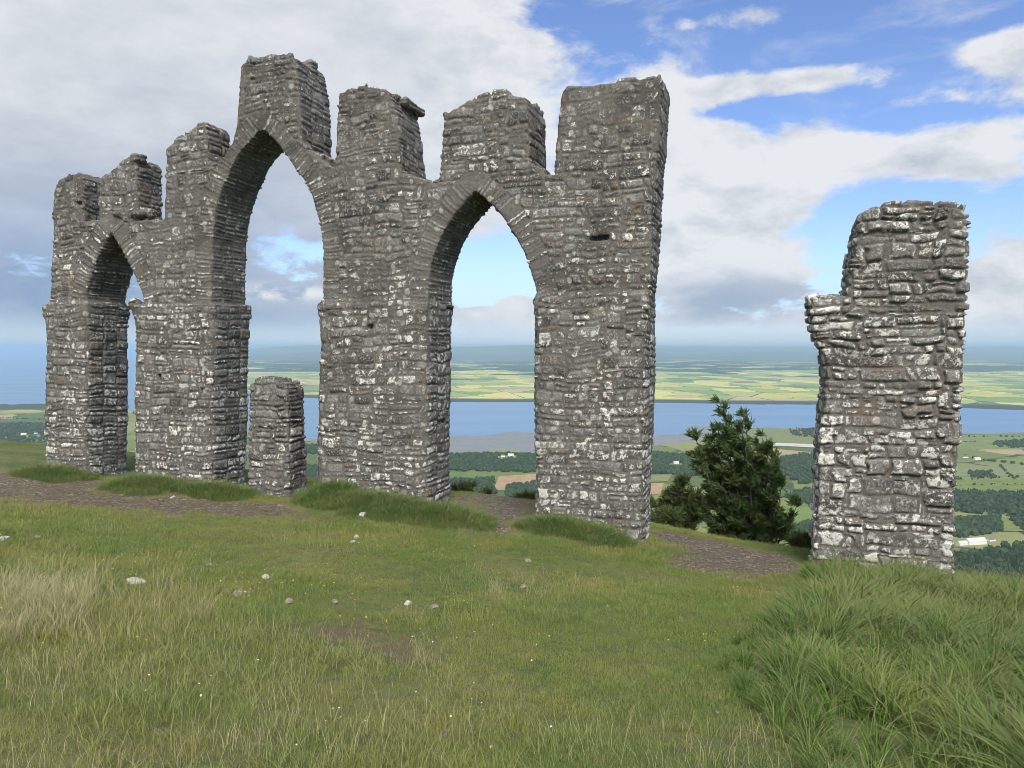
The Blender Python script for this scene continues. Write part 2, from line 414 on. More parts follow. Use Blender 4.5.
col = t.mix(moor, col, t.mix(t.noise(t.scale(pos, (1 / 2600, 1 / 2600, 0)), 1.0, 5), (0.05, 0.06, 0.035), (0.13, 0.12, 0.07)))
mudc = t.mix(t.noise(t.scale(pos, (1 / 220, 1 / 90, 0)), 1.0, 6, 0.65), (0.15, 0.165, 0.18), (0.27, 0.28, 0.29))
mud = t.m('MULTIPLY', t.ss(Z, PLAIN + 1.6, PLAIN + 0.9), t.ss(Y, 5400, 5200))
col = t.mix(mud, col, mudc)
col = t.mix(t.m('MULTIPLY', t.ss(Z, PLAIN + 9, PLAIN + 5), t.ss(Y, 5300, 5500)), col, (0.05, 0.065, 0.04))
col = t.mix(t.ss(t.noise(t.scale(pos, (1 / 60, 1 / 60, 0)), 1.0, 5, 0.7), 0.4, 0.8, 0.0, 0.25), col, (0.06, 0.07, 0.03))
principled(t, col, 0.95, None, 0.05)
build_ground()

# ---- firth
M_WATER, t = mat('firth water')
pos = t.n('ShaderNodeNewGeometry').outputs['Position']
wn = t.noise(t.scale(pos, (1 / 14, 1 / 10, 0)), 1.0, 4, 0.6)
wl = t.noise(t.scale(pos, (1 / 1800, 1 / 420, 0)), 1.0, 5, 0.6)
b = principled(t, t.mix(wl, (0.085, 0.185, 0.34), (0.12, 0.235, 0.39)), t.ss(wl, 0.3, 0.7, 0.30, 0.42), bump(t, wn, 0.35, 3.0), 0.4)
me = mesh_np('water', np.array([(-60000, 1300, PLAIN), (60000, 1300, PLAIN), (60000, 61500, PLAIN), (-60000, 61500, PLAIN)]), np.array([[0, 1, 2, 3]]))
tag(obj('water', me, M_WATER), kind='structure')

# ---- haze: the air between here and the far hills
M_HAZE, t = mat('haze')
pv = t.n('ShaderNodeVolumePrincipled'); pv.inputs['Color'].default_value = (0.55, 0.77, 1.0, 1)
pv.inputs['Density'].default_value = 4.6e-5; pv.inputs['Anisotropy'].default_value = 0.2
t.t.links.new(pv.outputs[0], t.n('ShaderNodeOutputMaterial').inputs['Volume'])
HX, HY0, HY1, HZ0, HZ1 = 66000, -64000, 66000, -470, 150
v8 = [(x, y, z) for z in (HZ0, HZ1) for y in (HY0, HY1) for x in (-HX, HX)]
me = mesh_np('haze', np.array(v8), np.array([(0, 2, 3, 1), (4, 5, 7, 6), (0, 1, 5, 4), (2, 6, 7, 3), (0, 4, 6, 2), (1, 3, 7, 5)]))
tag(obj('haze', me, M_HAZE), kind='stuff')

# ------------------------------------------------------------------ masonry
def prism(bm, pts, w0, w1):
    """closed prism in wall coordinates (along, up) from depth w0 to w1"""
    tri = mgeo.tessellate_polygon([[Vector((p[0], p[1], 0)) for p in pts]])
    a = [bm.verts.new((p[0], w0, p[1])) for p in pts]; b = [bm.verts.new((p[0], w1, p[1])) for p in pts]
    for f in tri:
        bm.faces.new([a[i] for i in f]); bm.faces.new([b[i] for i in reversed(f)])
    n = len(pts)
    for i in range(n):
        j = (i + 1) % n
        try: bm.faces.new((a[i], b[i], b[j], a[j]))
        except ValueError: pass
def remesh(bm, vox):
    bmesh.ops.recalc_face_normals(bm, faces=bm.faces)
    me = bpy.data.meshes.new('tmp'); bm.to_mesh(me); bm.free()
    o = bpy.data.objects.new('tmp', me); C.objects.link(o)
    md = o.modifiers.new('r', 'REMESH'); md.mode = 'VOXEL'; md.voxel_size = vox
    dg = bpy.context.evaluated_depsgraph_get(); ev = o.evaluated_get(dg)
    m2 = bpy.data.meshes.new_from_object(ev)
    bpy.data.objects.remove(o); bpy.data.meshes.remove(me)
    n = len(m2.vertices); co = np.empty(n * 3, np.float32); m2.vertices.foreach_get('co', co)
    nr = np.empty(n * 3, np.float32); m2.vertices.foreach_get('normal', nr)
    nf = len(m2.polygons); lt = np.empty(nf, np.int32); m2.polygons.foreach_get('loop_total', lt)
    li = np.empty(len(m2.loops), np.int32); m2.loops.foreach_get('vertex_index', li)
    assert (lt == 4).all()
    bpy.data.meshes.remove(m2)
    return co.reshape(-1, 3).astype(float), nr.reshape(-1, 3).astype(float), li.reshape(-1, 4)

def rubble(row, a, b, nr, cell, rows, seed, blocks=True, dcell=0.36):
    """irregular rubble: patches of courses, stones butted along each course; returns joint distance and random numbers per stone"""
    blk = np.zeros(len(row)); dk = np.full(len(row), 9.0)
    if blocks:                                          # courses do not run through: each patch of wall has its own levels
        zb = row / 0.58 + 0.5 * np.floor(a / 2.3) * 0.37; kb = np.floor(zb); ca = a / 0.80 + 0.43 * kb; i0 = np.floor(ca)
        e0 = i0 + 0.7 * (_h(i0, kb, kb * 0, seed + 61) - 0.5); e1 = i0 + 1 + 0.7 * (_h(i0 + 1, kb, kb * 0, seed + 61) - 0.5)
        blk = (i0 - (ca < e0) + (ca > e1)) * 131 + kb * 17
        dk = np.minimum(np.abs(ca - e0), np.abs(e1 - ca)) * 0.80
        row = row + (_h(blk, blk * 0 + 3, blk * 0, seed + 63) - 0.5) * 0.17
    k = np.clip(np.searchsorted(rows, row) - 1, 0, len(rows) - 2)
    lo, hi = rows[k], rows[k + 1]
    dv = np.minimum(row - lo, hi - row)
    kk = k + blk * 37
    cw = cell * (0.55 + 1.1 * _h(kk, kk * 0, kk * 0, seed + 64) ** 1.5) * (0.55 + 4.0 * (hi - lo))
    ca = a / cw; ia = np.floor(ca)
    e0 = ia + 0.70 * (_h(ia, kk, kk * 0, seed) - 0.5); e1 = ia + 1 + 0.70 * (_h(ia + 1, kk, kk * 0, seed) - 0.5)
    em = ia - 1 + 0.70 * (_h(ia - 1, kk, kk * 0, seed) - 0.5); e2_ = ia + 2 + 0.70 * (_h(ia + 2, kk, kk * 0, seed) - 0.5)
    left = ca < e0; right = ca > e1
    l_ = np.where(left, em, np.where(right, e1, e0)); r_ = np.where(left, e0, np.where(right, e2_, e1))
    ida = ia - left + right
    da = np.minimum(ca - l_, r_ - ca) * cw
    cb = (b - 0.02) / dcell + 0.2 * (_h(ida, kk, kk * 0, seed + 9) - 0.5) ; idb = np.floor(cb)
    db = np.minimum(cb - idb, idb + 1 - cb) * dcell
    # some stones are two thin ones laid on each other
    split = (_h(ida, idb, kk, seed + 7) < 0.25) & (hi - lo > 0.115)
    mid = lo + (hi - lo) * (0.35 + 0.3 * _h(ida, idb, kk, seed + 8))
    up = split & (row > mid)
    dv = np.where(split, np.minimum(dv, np.abs(row - mid)), dv)
    f = lambda d, c: np.maximum(d, 1e-4) / np.sqrt(np.maximum(1 - c * c, 0.01))
    e = ((0.8 * f(da, nr[:, 0])) ** -3 + f(db, nr[:, 1]) ** -3 + f(dv, nr[:, 2]) ** -3) ** (-1 / 3)
    e = np.minimum(e, f(dk, nr[:, 0]))
    idu = kk * 2 + up
    return e, _h(ida, idb, idu, seed + 3), _h(ida, idb, idu, seed + 4), _h(ida, idb, idu, seed + 5)

def masonry(bm, vox, seed, cell=0.25, row_h=(0.08, 0.175), arches=(), lift=0.021, mortar=0.5, rings=0.36, base_z=-3.2, round_below=-10.0):
    co, nr, faces = remesh(bm, vox)
    n = len(co); cnt = np.zeros(n)                      # wear the corners round
    prs = [(faces[:, i], faces[:, (i + 1) % 4]) for i in range(4)]
    for a_, b_ in prs: cnt += np.bincount(a_, minlength=n)
    soft = np.full(n, 0.8); soft[co[:, 2] > round_below] = 0.0
    for it in range(14 + (90 if round_below > -9 else 0)):
        acc = np.zeros((n, 3))
        for a_, b_ in prs:
            for c in range(3): acc[:, c] += np.bincount(a_, weights=co[b_, c], minlength=n)
        co = co + (0.8 if it < 14 else soft[:, None]) * (acc / cnt[:, None] - co)
    e1 = co[faces[:, 2]] - co[faces[:, 0]]; e2 = co[faces[:, 3]] - co[faces[:, 1]]; fn = np.cross(e1, e2); nr = np.zeros((n, 3))
    for i in range(4):
        for c in range(3): nr[:, c] += np.bincount(faces[:, i], weights=fn[:, c], minlength=n)
    nr /= np.linalg.norm(nr, axis=1)[:, None] + 1e-12
    u, wd, z = co.T
    rg = np.random.default_rng(seed)
    rows = -6 + np.concatenate([[0], np.cumsum(row_h[0] + (row_h[1] * 1.25 - row_h[0]) * rg.uniform(0, 1, 260) ** 1.6)])
    wu = u + 0.04 * fbm(u * 1.3, wd * 1.3, z * 5, seed + 11, 2) + 0.024 * vnoise(u * 8, wd * 8, z * 11, seed + 17) + 0.03 * vnoise(u * 5, wd * 5, z * 8, seed + 12)
    wz = z + 0.06 * fbm(u * 0.9, wd * 0.9, z * 0.6, seed + 13, 2) + 0.026 * vnoise(u * 3.6, wd * 3.6, z * 2.5, seed + 14) + 0.012 * vnoise(u * 8, wd * 8, z * 7, seed + 16)
    ww = wd + 0.04 * vnoise(u * 3, wd * 1.5, z * 5, seed + 15)
    nrs = nr * 0.985
    e, r1, r2, r3 = rubble(wz, wu, ww, nrs, cell, rows, seed)
    ring = np.zeros(len(u), int)
    for ai, (curve, z0) in enumerate(arches):
        cu, cz = curve[:, 0], curve[:, 1]
        cand = np.where((u > cu.min() - rings) & (u < cu.max() + rings) & (z > z0) & (z < cz.max() + rings + 0.05))[0]
        seg = np.hypot(np.diff(cu), np.diff(cz)); sl = np.concatenate([[0], np.cumsum(seg)])
        bd = np.full(len(cand), 9.0); bs = np.zeros(len(cand))
        for i in range(len(cu) - 1):
            ax, az_ = cu[i], cz[i]; bx, bz = cu[i + 1] - ax, cz[i + 1] - az_
            tt = np.clip(((u[cand] - ax) * bx + (z[cand] - az_) * bz) / (bx * bx + bz * bz), 0, 1)
            d = np.hypot(u[cand] - ax - tt * bx, z[cand] - az_ - tt * bz)
            m_ = d < bd; bd = np.where(m_, d, bd); bs = np.where(m_, sl[i] + tt * seg[i], bs)
        wob = bd + 0.05 * vnoise(u[cand] * 3.2, wd[cand] * 2, z[cand] * 3.2, seed + 21)
        ok = wob < rings; ci = cand[ok]; bd, bs, wob = bd[ok], bs[ok], wob[ok]
        vr = np.concatenate([[0], np.cumsum(rg.uniform(0.05, 0.085, 170))])
        e2, a1, a2, a3 = rubble(bs + 0.02 * vnoise(u[ci] * 4, wd[ci] * 3, z[ci] * 4, seed + 23) + 0.05, wob * 0.0 + 0.21, wd[ci] + 0.3, np.stack([nr[ci, 0] * 0, nrs[ci, 1], nr[ci, 0] * 0], 1), 0.42, vr, seed + 100 * (ai + 1), False, 0.30)
        e2 = np.minimum(e2, np.abs(rings - wob))
        e[ci] = e2; r1[ci] = a1; r2[ci] = a2; r3[ci] = a3; ring[ci] = ai + 1
    prof = sstep(e, 0.005, 0.030)
    cover = sstep(fbm(u * 0.9, wd * 0.9, z * 1.2, seed + 31, 3) + mortar - 0.5 + 0.25 * sstep(u, -8, -1) * (u < 2), -0.15, 0.40) * np.where(ring > 0, 0.6, 1)
    stone_h = lift * (0.35 + 1.1 * r1) * np.where(ring > 0, 0.7, 1)
    hgt = -0.011 + prof * stone_h
    hgt = hgt + (0.010 + 0.35 * stone_h * prof - hgt) * cover * 0.72
    hole = (r2 < 0.004) & (ring == 0) & (nr[:, 2] < 0.5)
    hgt = np.where(hole, -0.10 * prof, hgt)
    hgt = hgt + 0.030 * fbm(u * 1.4, wd * 1.4, z * 1.4, seed + 41, 2) + 0.008 * fbm(u * 9, wd * 9, z * 9, seed + 43, 2) * (0.4 + prof) + 0.005 * vnoise(u * 28, wd * 28, z * 28, seed + 45)
    top = sstep(nr[:, 2], 0.3, 0.8)
    hgt = hgt + top * ((r3 - 0.55) * 0.13 * prof)
    edge_stone = np.clip(1 - np.abs(nr).max(1), 0, 1)
    hgt = hgt + edge_stone * (r3 - 0.55) * 0.16 * prof * (1 - top) * np.where(nr[:, 2] > 0.15, 0, 1)
    co2 = co + nr * hgt[:, None]
    at = dict(edge=prof * (1 - 0.75 * cover), face=prof * (1 - 0.35 * cover), rnd=r1, rnd2=r2, rnd3=r3, lich=np.clip(1 - (z - base_z) / 7.5, 0, 1))
    return co, co2, faces, at, ring

def place(co):                                         # wall coordinates -> world
    return C4 + co[:, :1] * T + co[:, 1:2] * NN + co[:, 2:3] * np.array((0, 0, 1.0))

M_STONE, t = mat('lichened rubble stone')
gpos = t.n('ShaderNodeNewGeometry').outputs['Position']
edge, rnd, rnd2, rnd3, lz = (t.attr(k) for k in ('edge', 'rnd', 'rnd2', 'rnd3', 'lich'))
nA = t.noise(gpos, 2.2, 5, 0.6); nB = t.noise(gpos, 14, 6, 0.7); nC = t.noise(gpos, 60, 4, 0.7); nD = t.noise(gpos, 0.7, 4, 0.6)
st = t.ramp(rnd2, [(0, (0.056, 0.054, 0.052)), (0.25, (0.108, 0.105, 0.100)), (0.5, (0.155, 0.151, 0.144)), (0.76, (0.210, 0.206, 0.198)), (0.88, (0.135, 0.122, 0.108)), (0.96, (0.150, 0.118, 0.092)), (1.0, (0.25, 0.243, 0.23))])
st = t.mix(t.ss(nB, 0.40, 0.78, 0.0, 0.5), st, (0.085, 0.078, 0.072))
mo = t.mix(nB, (0.095, 0.090, 0.082), (0.180, 0.170, 0.155))
col = t.mix(t.ss(edge, 0.15, 0.5), mo, st)
rust = t.m('MULTIPLY', t.ss(nD, 0.52, 0.68), t.ss(nA, 0.48, 0.62))
col = t.mix(t.m('MULTIPLY', rust, 0.38), col, (0.17, 0.105, 0.060))
dark = t.m('MULTIPLY', t.ss(t.noise(gpos, 1.3, 6, 0.65), 0.46, 0.66), t.ss(lz, 1.0, 0.2, 0.25, 0.75))
col = t.mix(dark, col, (0.062, 0.060, 0.058))
# round grey rosettes at every height
wv = t.n('ShaderNodeVectorMath', operation='ADD'); t.put(wv.inputs[0], gpos); t.put(wv.inputs[1], t.scale(t.noise(gpos, 9.0, 4, 0.6, 0, 1), (0.09, 0.09, 0.09)))
vr_ = t.n('ShaderNodeTexVoronoi'); t.put(vr_.inputs['Vector'], wv.outputs[0]); vr_.inputs['Scale'].default_value = 7.0
rad_ = t.m('MULTIPLY', t.m('SUBTRACT', t.sep(vr_.outputs['Color'])[1], 0.35), 0.62)
ros = t.m('MULTIPLY', t.ss(t.m('SUBTRACT', vr_.outputs['Distance'], rad_), 0.05, -0.05), t.ss(nC, 0.30, 0.55, 0.25, 0.85))
col = t.mix(ros, col, t.mix(t.sep(vr_.outputs['Color'])[0], (0.24, 0.238, 0.225), (0.40, 0.395, 0.37)))
# white crustose lichen: crisp patches, mostly on the stones' own faces
ln = t.noise(gpos, 11.5, 7, 0.74, 0.15)
lb = t.m('ADD', ln, t.m('MULTIPLY', t.m('SUBTRACT', rnd3, 0.5), 0.16))
lb = t.m('ADD', lb, t.m('MULTIPLY', t.m('SUBTRACT', lz, 0.5), 0.10))
lb = t.m('ADD', lb, t.m('MULTIPLY', t.m('SUBTRACT', t.noise(gpos, 0.9, 3), 0.5), 0.22))
lb = t.m('ADD', lb, t.m('MULTIPLY', t.m('SUBTRACT', t.ss(t.attr('face'), 0.1, 0.75), 0.72), 0.11))
lm = t.ss(lb, 0.602, 0.640)
sp = t.m('ADD', t.noise(gpos, 34.0, 4, 0.65), t.m('MULTIPLY', t.m('SUBTRACT', t.noise(gpos, 3.2, 4, 0.6), 0.5), 0.35))
sp = t.m('ADD', sp, t.m('MULTIPLY', t.m('SUBTRACT', t.ss(t.attr('face'), 0.1, 0.75), 0.7), 0.14))
col = t.mix(t.m('MULTIPLY', t.ss(sp, 0.55, 0.63), 0.65), col, (0.30, 0.298, 0.285))
col = t.mix(t.m('MULTIPLY', t.ss(lb, 0.55, 0.65), 0.40), col, (0.27, 0.265, 0.25))
col = t.mix(t.m('MULTIPLY', lm, t.ss(nC, 0.30, 0.52, 0.45, 1.0)), col, t.mix(rnd, (0.46, 0.46, 0.43), (0.68, 0.67, 0.62)))
mott = t.ss(nC, 0.3, 0.7, 0.72, 1.2)
col = t.mix(1.0, col, t.comb(mott, mott, mott), 'MULTIPLY')
hh = t.m('ADD', t.m('MULTIPLY', nB, 0.7), t.m('MULTIPLY', nC, 0.5))
principled(t, col, 0.93, bump(t, hh, 0.6, 0.018), 0.15)

def split_parts(parent, co, co2, faces, at, zone, names, origin):
    """cut the ruin's continuous skin into its parts"""
    fz = zone[faces[:, 0]]
    for zi, nm in names:
        f = faces[fz == zi]
        if len(f) == 0: continue
        ids, inv = np.unique(f, return_inverse=True)
        me = mesh_np(nm, place(co2[ids]) - origin, inv.reshape(-1, 4), True)
        for k, v in at.items(): fattr(me, k, v[ids])
        obj(nm, me, M_STONE, parent)

def curve(pts, conv, n=14):
    p = np.array([conv(*q) for q in pts]); q = np.vstack([2 * p[0] - p[1], p, 2 * p[-1] - p[-2]]); out = []
    for i in range(1, len(q) - 2):
        for k in range(n):
            s = k / n
            out.append(0.5 * ((2 * q[i]) + (-q[i - 1] + q[i + 1]) * s + (2 * q[i - 1] - 5 * q[i] + 4 * q[i + 1] - q[i + 2]) * s * s + (-q[i - 1] + 3 * q[i] - 3 * q[i + 1] + q[i + 2]) * s ** 3))
    out.append(q[-2]); return np.array(out)

VOX = 0.0185
def build_ruin():
    A1 = [curve([(86, 303), (87, 290), (95.6, 262), (103, 245), (110.6, 232)], wp), curve([(110.6, 232), (119, 246), (131, 269), (140, 290), (144, 303)], wp)]
    A2 = [curve([(211, 303), (212, 250), (217, 206), (228, 175), (239, 154), (250, 141), (261, 129)], wp), curve([(261, 129), (275, 143), (288, 160), (305, 184), (316, 216), (321, 250), (322, 303)], wp)]
    A3 = [curve([(429, 300), (431, 268), (440, 240), (452, 219), (463, 205), (475, 191)], wp), curve([(475, 191), (498, 212), (512, 232), (525, 258), (534, 286), (537, 300)], wp)]
    f = wp; b = bk
    def at(p, q): return (p[0], q[1])                   # along of p, up of q
    low = 0.12
    b6 = lambda p, q: wp(p, q, 0.68)                     # the three left merlons are thinner than the wall below
    top = [f(50, 303), f(51, 240), f(52, 222), f(98, 222), f(164, 219), f(166, 168), f(207, 164),
           f(220, 158), f(230, 143), f(235, 126), f(238, 100), f(240, 64), f(252, 57), f(284, 52), at(b(326, 62), f(300, 56)), b(330, 100), b(333, 160), f(335, 168),
           f(336, 125), f(338, 92), f(352, 88), f(384, 90), at(b(414, 98), f(390, 92)), b(421, 130), b(427, 186), f(437, 181),
           f(438, 176), f(443, 116), f(460, 105), f(481, 95), f(510, 93), at(b(543, 98), f(520, 96)), b(546, 125), b(547, 174), f(553, 178),
           f(553, 174), f(558, 132), f(563, 90), f(600, 83), f(632, 79), at(b(670, 77), f(646, 76)), b(667, 140), b(662, 215), b(657, 300)]
    zl = lambda p: (p[0], p[1] - low)
    poly = top + [zl(b(657, 302)), zl(wp(537, 300))]
    for (L, R) in (A3, A2, A1):
        poly += [tuple(p) for p in R[::-1]] + [tuple(p) for p in L[::-1][1:]]
        poly += [zl(tuple(L[0]))]
        if L is A3[0]: poly += [zl(f(322, 303))]
        elif L is A2[0]: poly += [zl(f(144, 303))]
        else: poly += [zl(f(50, 303))]
    # the jogs between spring line and the buried skirt of the upper wall stay inside the piers
    bm = bmesh.new()
    prism(bm, poly, 0.0, DEP)
    for mp in ([f(52, 230), f(51.5, 215), f(53, 190), f(57, 178), f(66, 174), f(77, 172), f(82, 178), f(82, 230)],
               [f(98, 230), f(99, 186), f(108, 172), f(122, 162), f(133, 159), at(b6(162, 165), f(140, 164)), at(b6(163.5, 215), f(143, 230))],
               [f(166, 176), f(166, 148), f(175, 140), f(190, 128), f(202, 121), at(b6(230, 125), f(208, 124)), at(b6(232, 165), f(208, 176))]):
        prism(bm, mp, 0.0, 0.68)
    def pier(l0, l1, r0, r1, zt):
        a0, a1, b0, b1 = f(*l0), f(*l1), b(*r0), b(*r1)
        ex = lambda p, q, z: (p[0] + (q[0] - p[0]) * (z - p[1]) / (q[1] - p[1]), z)
        zb = min(a1[1], b1[1]) - 0.7
        pts = [ex(a0, a1, zb), ex(b0, b1, zb), (b0[0], zt), (a0[0], zt)]
        prism(bm, pts, -0.05, DEP + 0.05); return pts
    P = [pier((44, 303), (43, 470), (129.5, 303), (128, 470), f(60, 303)[1]), pier((133, 307), (134, 480), (251, 303), (247, 490), f(190, 304)[1]),
         pier((318, 303), (316, 500), (453, 303), (450, 510), f(370, 303)[1]), pier((533, 297), (534, 530), (657, 298), (650, 545), f(590, 294)[1])]
    # loose cap stones and worn edges along the broken tops
    rc = np.random.default_rng(12)
    def block(c, hw, hh, w0, w1, tilt):
        pts = [(c[0] + sx * hw * math.cos(tilt) - sz * hh * math.sin(tilt), c[1] + sx * hw * math.sin(tilt) + sz * hh * math.cos(tilt)) for sx, sz in ((-1, -1), (1, -1), (1, 1), (-1, 1))]
        prism(bm, pts, w0, w1)
    for chain, dep in (([(55, 180), (66, 175), (76, 173)], .68), ([(102, 180), (110, 172), (122, 163), (133, 160)], .68), ([(169, 146), (180, 136), (192, 128), (201, 123)], .68),
                       ([(242, 64), (252, 58), (264, 56), (276, 54), (288, 53)], DEP), ([(340, 92), (350, 89), (364, 89), (378, 91), (388, 93)], DEP),
                       ([(447, 114), (458, 107), (472, 101), (486, 98), (500, 97), (512, 97)], DEP), ([(566, 90), (578, 88), (592, 85), (606, 83), (620, 81), (634, 79)], DEP)):
        for (px, py) in chain:
            w0 = 0.0
            while w0 < dep - 0.1:
                w1 = min(w0 + rc.uniform(0.2, 0.42), dep)
                if rc.uniform() < 0.42:
                    block((wp(px, py)[0] + rc.normal(0, .05), wp(px, py)[1] - 0.02 + rc.uniform(-.03, .05)), rc.uniform(.09, .17), rc.uniform(.04, .075), w0 - rc.uniform(-.03, .04), w1 - rc.uniform(-.03, .05), rc.normal(0.05, .12))
                w0 = w1
    ov = b(414, 101); block((ov[0] + 0.02, f(392, 95)[1]), 0.20, 0.07, 0.30, DEP + 0.03, -0.05)     # overhanging slab
    st_ = f(139, 214); block((st_[0], st_[1]), 0.13, 0.06, -0.10, 0.3, 0.0); st_ = f(118, 212); block((st_[0], st_[1]), 0.09, 0.08, -0.07, 0.3, 0.0)
    st_ = f(137, 305); block((st_[0] - 0.02, st_[1]), 0.13, 0.07, -0.09, 0.5, 0.1); st_ = f(325, 306); block((st_[0], st_[1]), 0.14, 0.07, -0.09, 0.5, -0.1)
    arches = [(np.vstack([L, R[1:]]), L[0][1] - 0.02) for (L, R) in (A1, A2, A3)]
    co, co2, faces, att, ring = masonry(bm, VOX, 3, arches=arches, mortar=0.36, round_below=0.62)
    # parts
    u, wd, z = co.T
    zone = np.full(len(u), 20)
    pu = [(p[0][0] + p[1][0]) / 2 for p in P]
    zt = np.array([p[2][1] for p in P])
    near = np.argmin(np.abs(u[:, None] - np.array(pu)[None]), 1)
    zone = np.where(z < zt[near] - 0.01, near, zone)
    lims = [(f(50, 0)[0] - .3, f(90, 222)[0], f(60, 222)[1]), (f(90, 222)[0], f(155, 222)[0], f(120, 221)[1]), (f(155, 170)[0], f(220, 170)[0], f(180, 172)[1]),
            (f(220, 170)[0], f(320, 172)[0], f(262, 110)[1] - .75), (f(320, 172)[0], f(425, 186)[0], f(360, 186)[1]), (f(425, 186)[0], f(540, 178)[0], f(490, 178)[1]), (f(540, 178)[0], 9, f(600, 178)[1])]
    for i, (a_, b_, zz) in enumerate(lims):
        zone = np.where((u >= a_) & (u < b_) & (z > zz) & (ring == 0), 10 + i, zone)
    zone = np.where((zone == 20) & (u > f(261, 150)[0]), 21, zone)
    zone = np.where(ring > 0, 30 + ring, zone)
    root = empty('ruined_arcade', (float(C4[0] - 5.5 * T[0]), float(C4[1] - 5.5 * T[1]), -2.8))
    tag(root, 'long grey ruin of rubble stone with three pointed arches and stepped broken battlements', 'ruin')
    split_parts(root, co, co2, faces, att, zone, [(i, 'pier') for i in range(4)] + [(31 + i, 'arch') for i in range(3)] + [(10 + i, 'merlon') for i in range(7)] + [(20, 'upper_wall'), (21, 'upper_wall')], np.array(root.location))
build_ruin()

def build_pillar():
    f = wp; bm = bmesh.new()
    zb = -4.2
    L = [(f(815, 575)[0], zb), (f(957, 575)[0] - 0.05, zb), f(952, 560), f(957, 460), f(962, 370), f(966, 300), f(968, 216), f(964, 206), f(930, 203), f(905, 203), f(873, 208),
         f(861, 213), f(857, 240), f(851, 270), f(848, 296), f(820, 297), f(809, 299), f(812, 318), f(816, 340), f(824, 352), f(826, 385), f(822, 420), f(818, 480), f(815, 560)]
    prism(bm, L, 0.0, DEP)
    co, co2, faces, att, ring = masonry(bm, 0.017, 61, cell=0.33, row_h=(0.11, 0.215), lift=0.046, mortar=0.33, base_z=-3.4)
    att['lich'] = np.clip(att['lich'] + 0.35, 0, 1.3)
    u, wd, z = co.T
    zone = np.where((z > f(815, 350)[1]) & (u < f(846, 300)[0]), 1, 0)
    c = f(885, 560); o = C4 + c[0] * T + 0.5 * NN
    root = empty('stone_pillar', (float(o[0]), float(o[1]), -3.5))
    tag(root, 'lone stone pillar with broken stepped side standing apart in tall grass', 'pillar')
    split_parts(root, co, co2, faces, att, zone, [(0, 'shaft'), (1, 'arch_stub')], np.array(root.location))
build_pillar()

def build_stump():
    f = wp; bm = bmesh.new()
    L = [(f(250, 490)[0], -3.6), (f(291, 490)[0], -3.6), f(290, 420), f(289, 388), f(284, 382), f(270, 379), f(256, 381), f(251, 388), f(249, 430)]
    prism(bm, L, -0.05, 0.50)
    co, co2, faces, att, ring = masonry(bm, 0.017, 83, cell=0.25, lift=0.030, mortar=0.55)
    c = f(276, 490); o = C4 + c[0] * T + 0.3 * NN
    me = mesh_np('stone_stump', place(co2) - np.array((o[0], o[1], -2.8)), faces, True)
    for k, v in att.items(): fattr(me, k, v * (0.35 if k == 'lich' else 1))
    s = obj('stone_stump', me, M_STONE); s.location = (float(o[0]), float(o[1]), -2.8)
    tag(s, 'short broken stone pier with flat top standing in the tallest archway', 'stone pier')
build_stump()

# ------------------------------------------------------------------ grass and small plants
def leaf_mat(name, c1, c2, tip, patch=0.8, transl=0.22, dry=(0.24, 0.20, 0.10), dry_amt=0.5):
    m, t = mat(name)
    pos = t.n('ShaderNodeNewGeometry').outputs['Position']
    rn = t.n('ShaderNodeObjectInfo').outputs['Random']
    c = t.mix(t.ss(t.noise(pos, patch, 4, 0.6), 0.36, 0.64), c1, c2)
    c = t.mix(t.m('MULTIPLY', t.ss(t.noise(pos, 1.9, 5, 0.65), 0.50, 0.74), dry_amt), c, dry)
    c = t.mix(t.ss(rn, 0.0, 1.0, 0.0, 0.5), c, t.mix(1.0, c, (1.5, 1.3, 1.1), 'MULTIPLY'))
    c = t.mix(t.m('MULTIPLY', t.attr('blade_rnd'), 0.5), c, dry)
    c = t.mix(t.ss(t.attr('along'), 0.55, 1.0, 0.0, 0.7), c, tip)
    d = t.n('ShaderNodeBsdfPrincipled'); t.put(d.inputs['Base Color'], c); d.inputs['Roughness'].default_value = 0.6; d.inputs['Specular IOR Level'].default_value = 0.25
    tr = t.n('ShaderNodeBsdfTranslucent'); t.put(tr.inputs[0], c)
    mx = t.n('ShaderNodeMixShader'); mx.inputs[0].default_value = transl
    t.t.links.new(d.outputs[0], mx.inputs[1]); t.t.links.new(tr.outputs[0], mx.inputs[2])
    t.t.links.new(mx.outputs[0], t.n('ShaderNodeOutputMaterial').inputs[0])
    return m

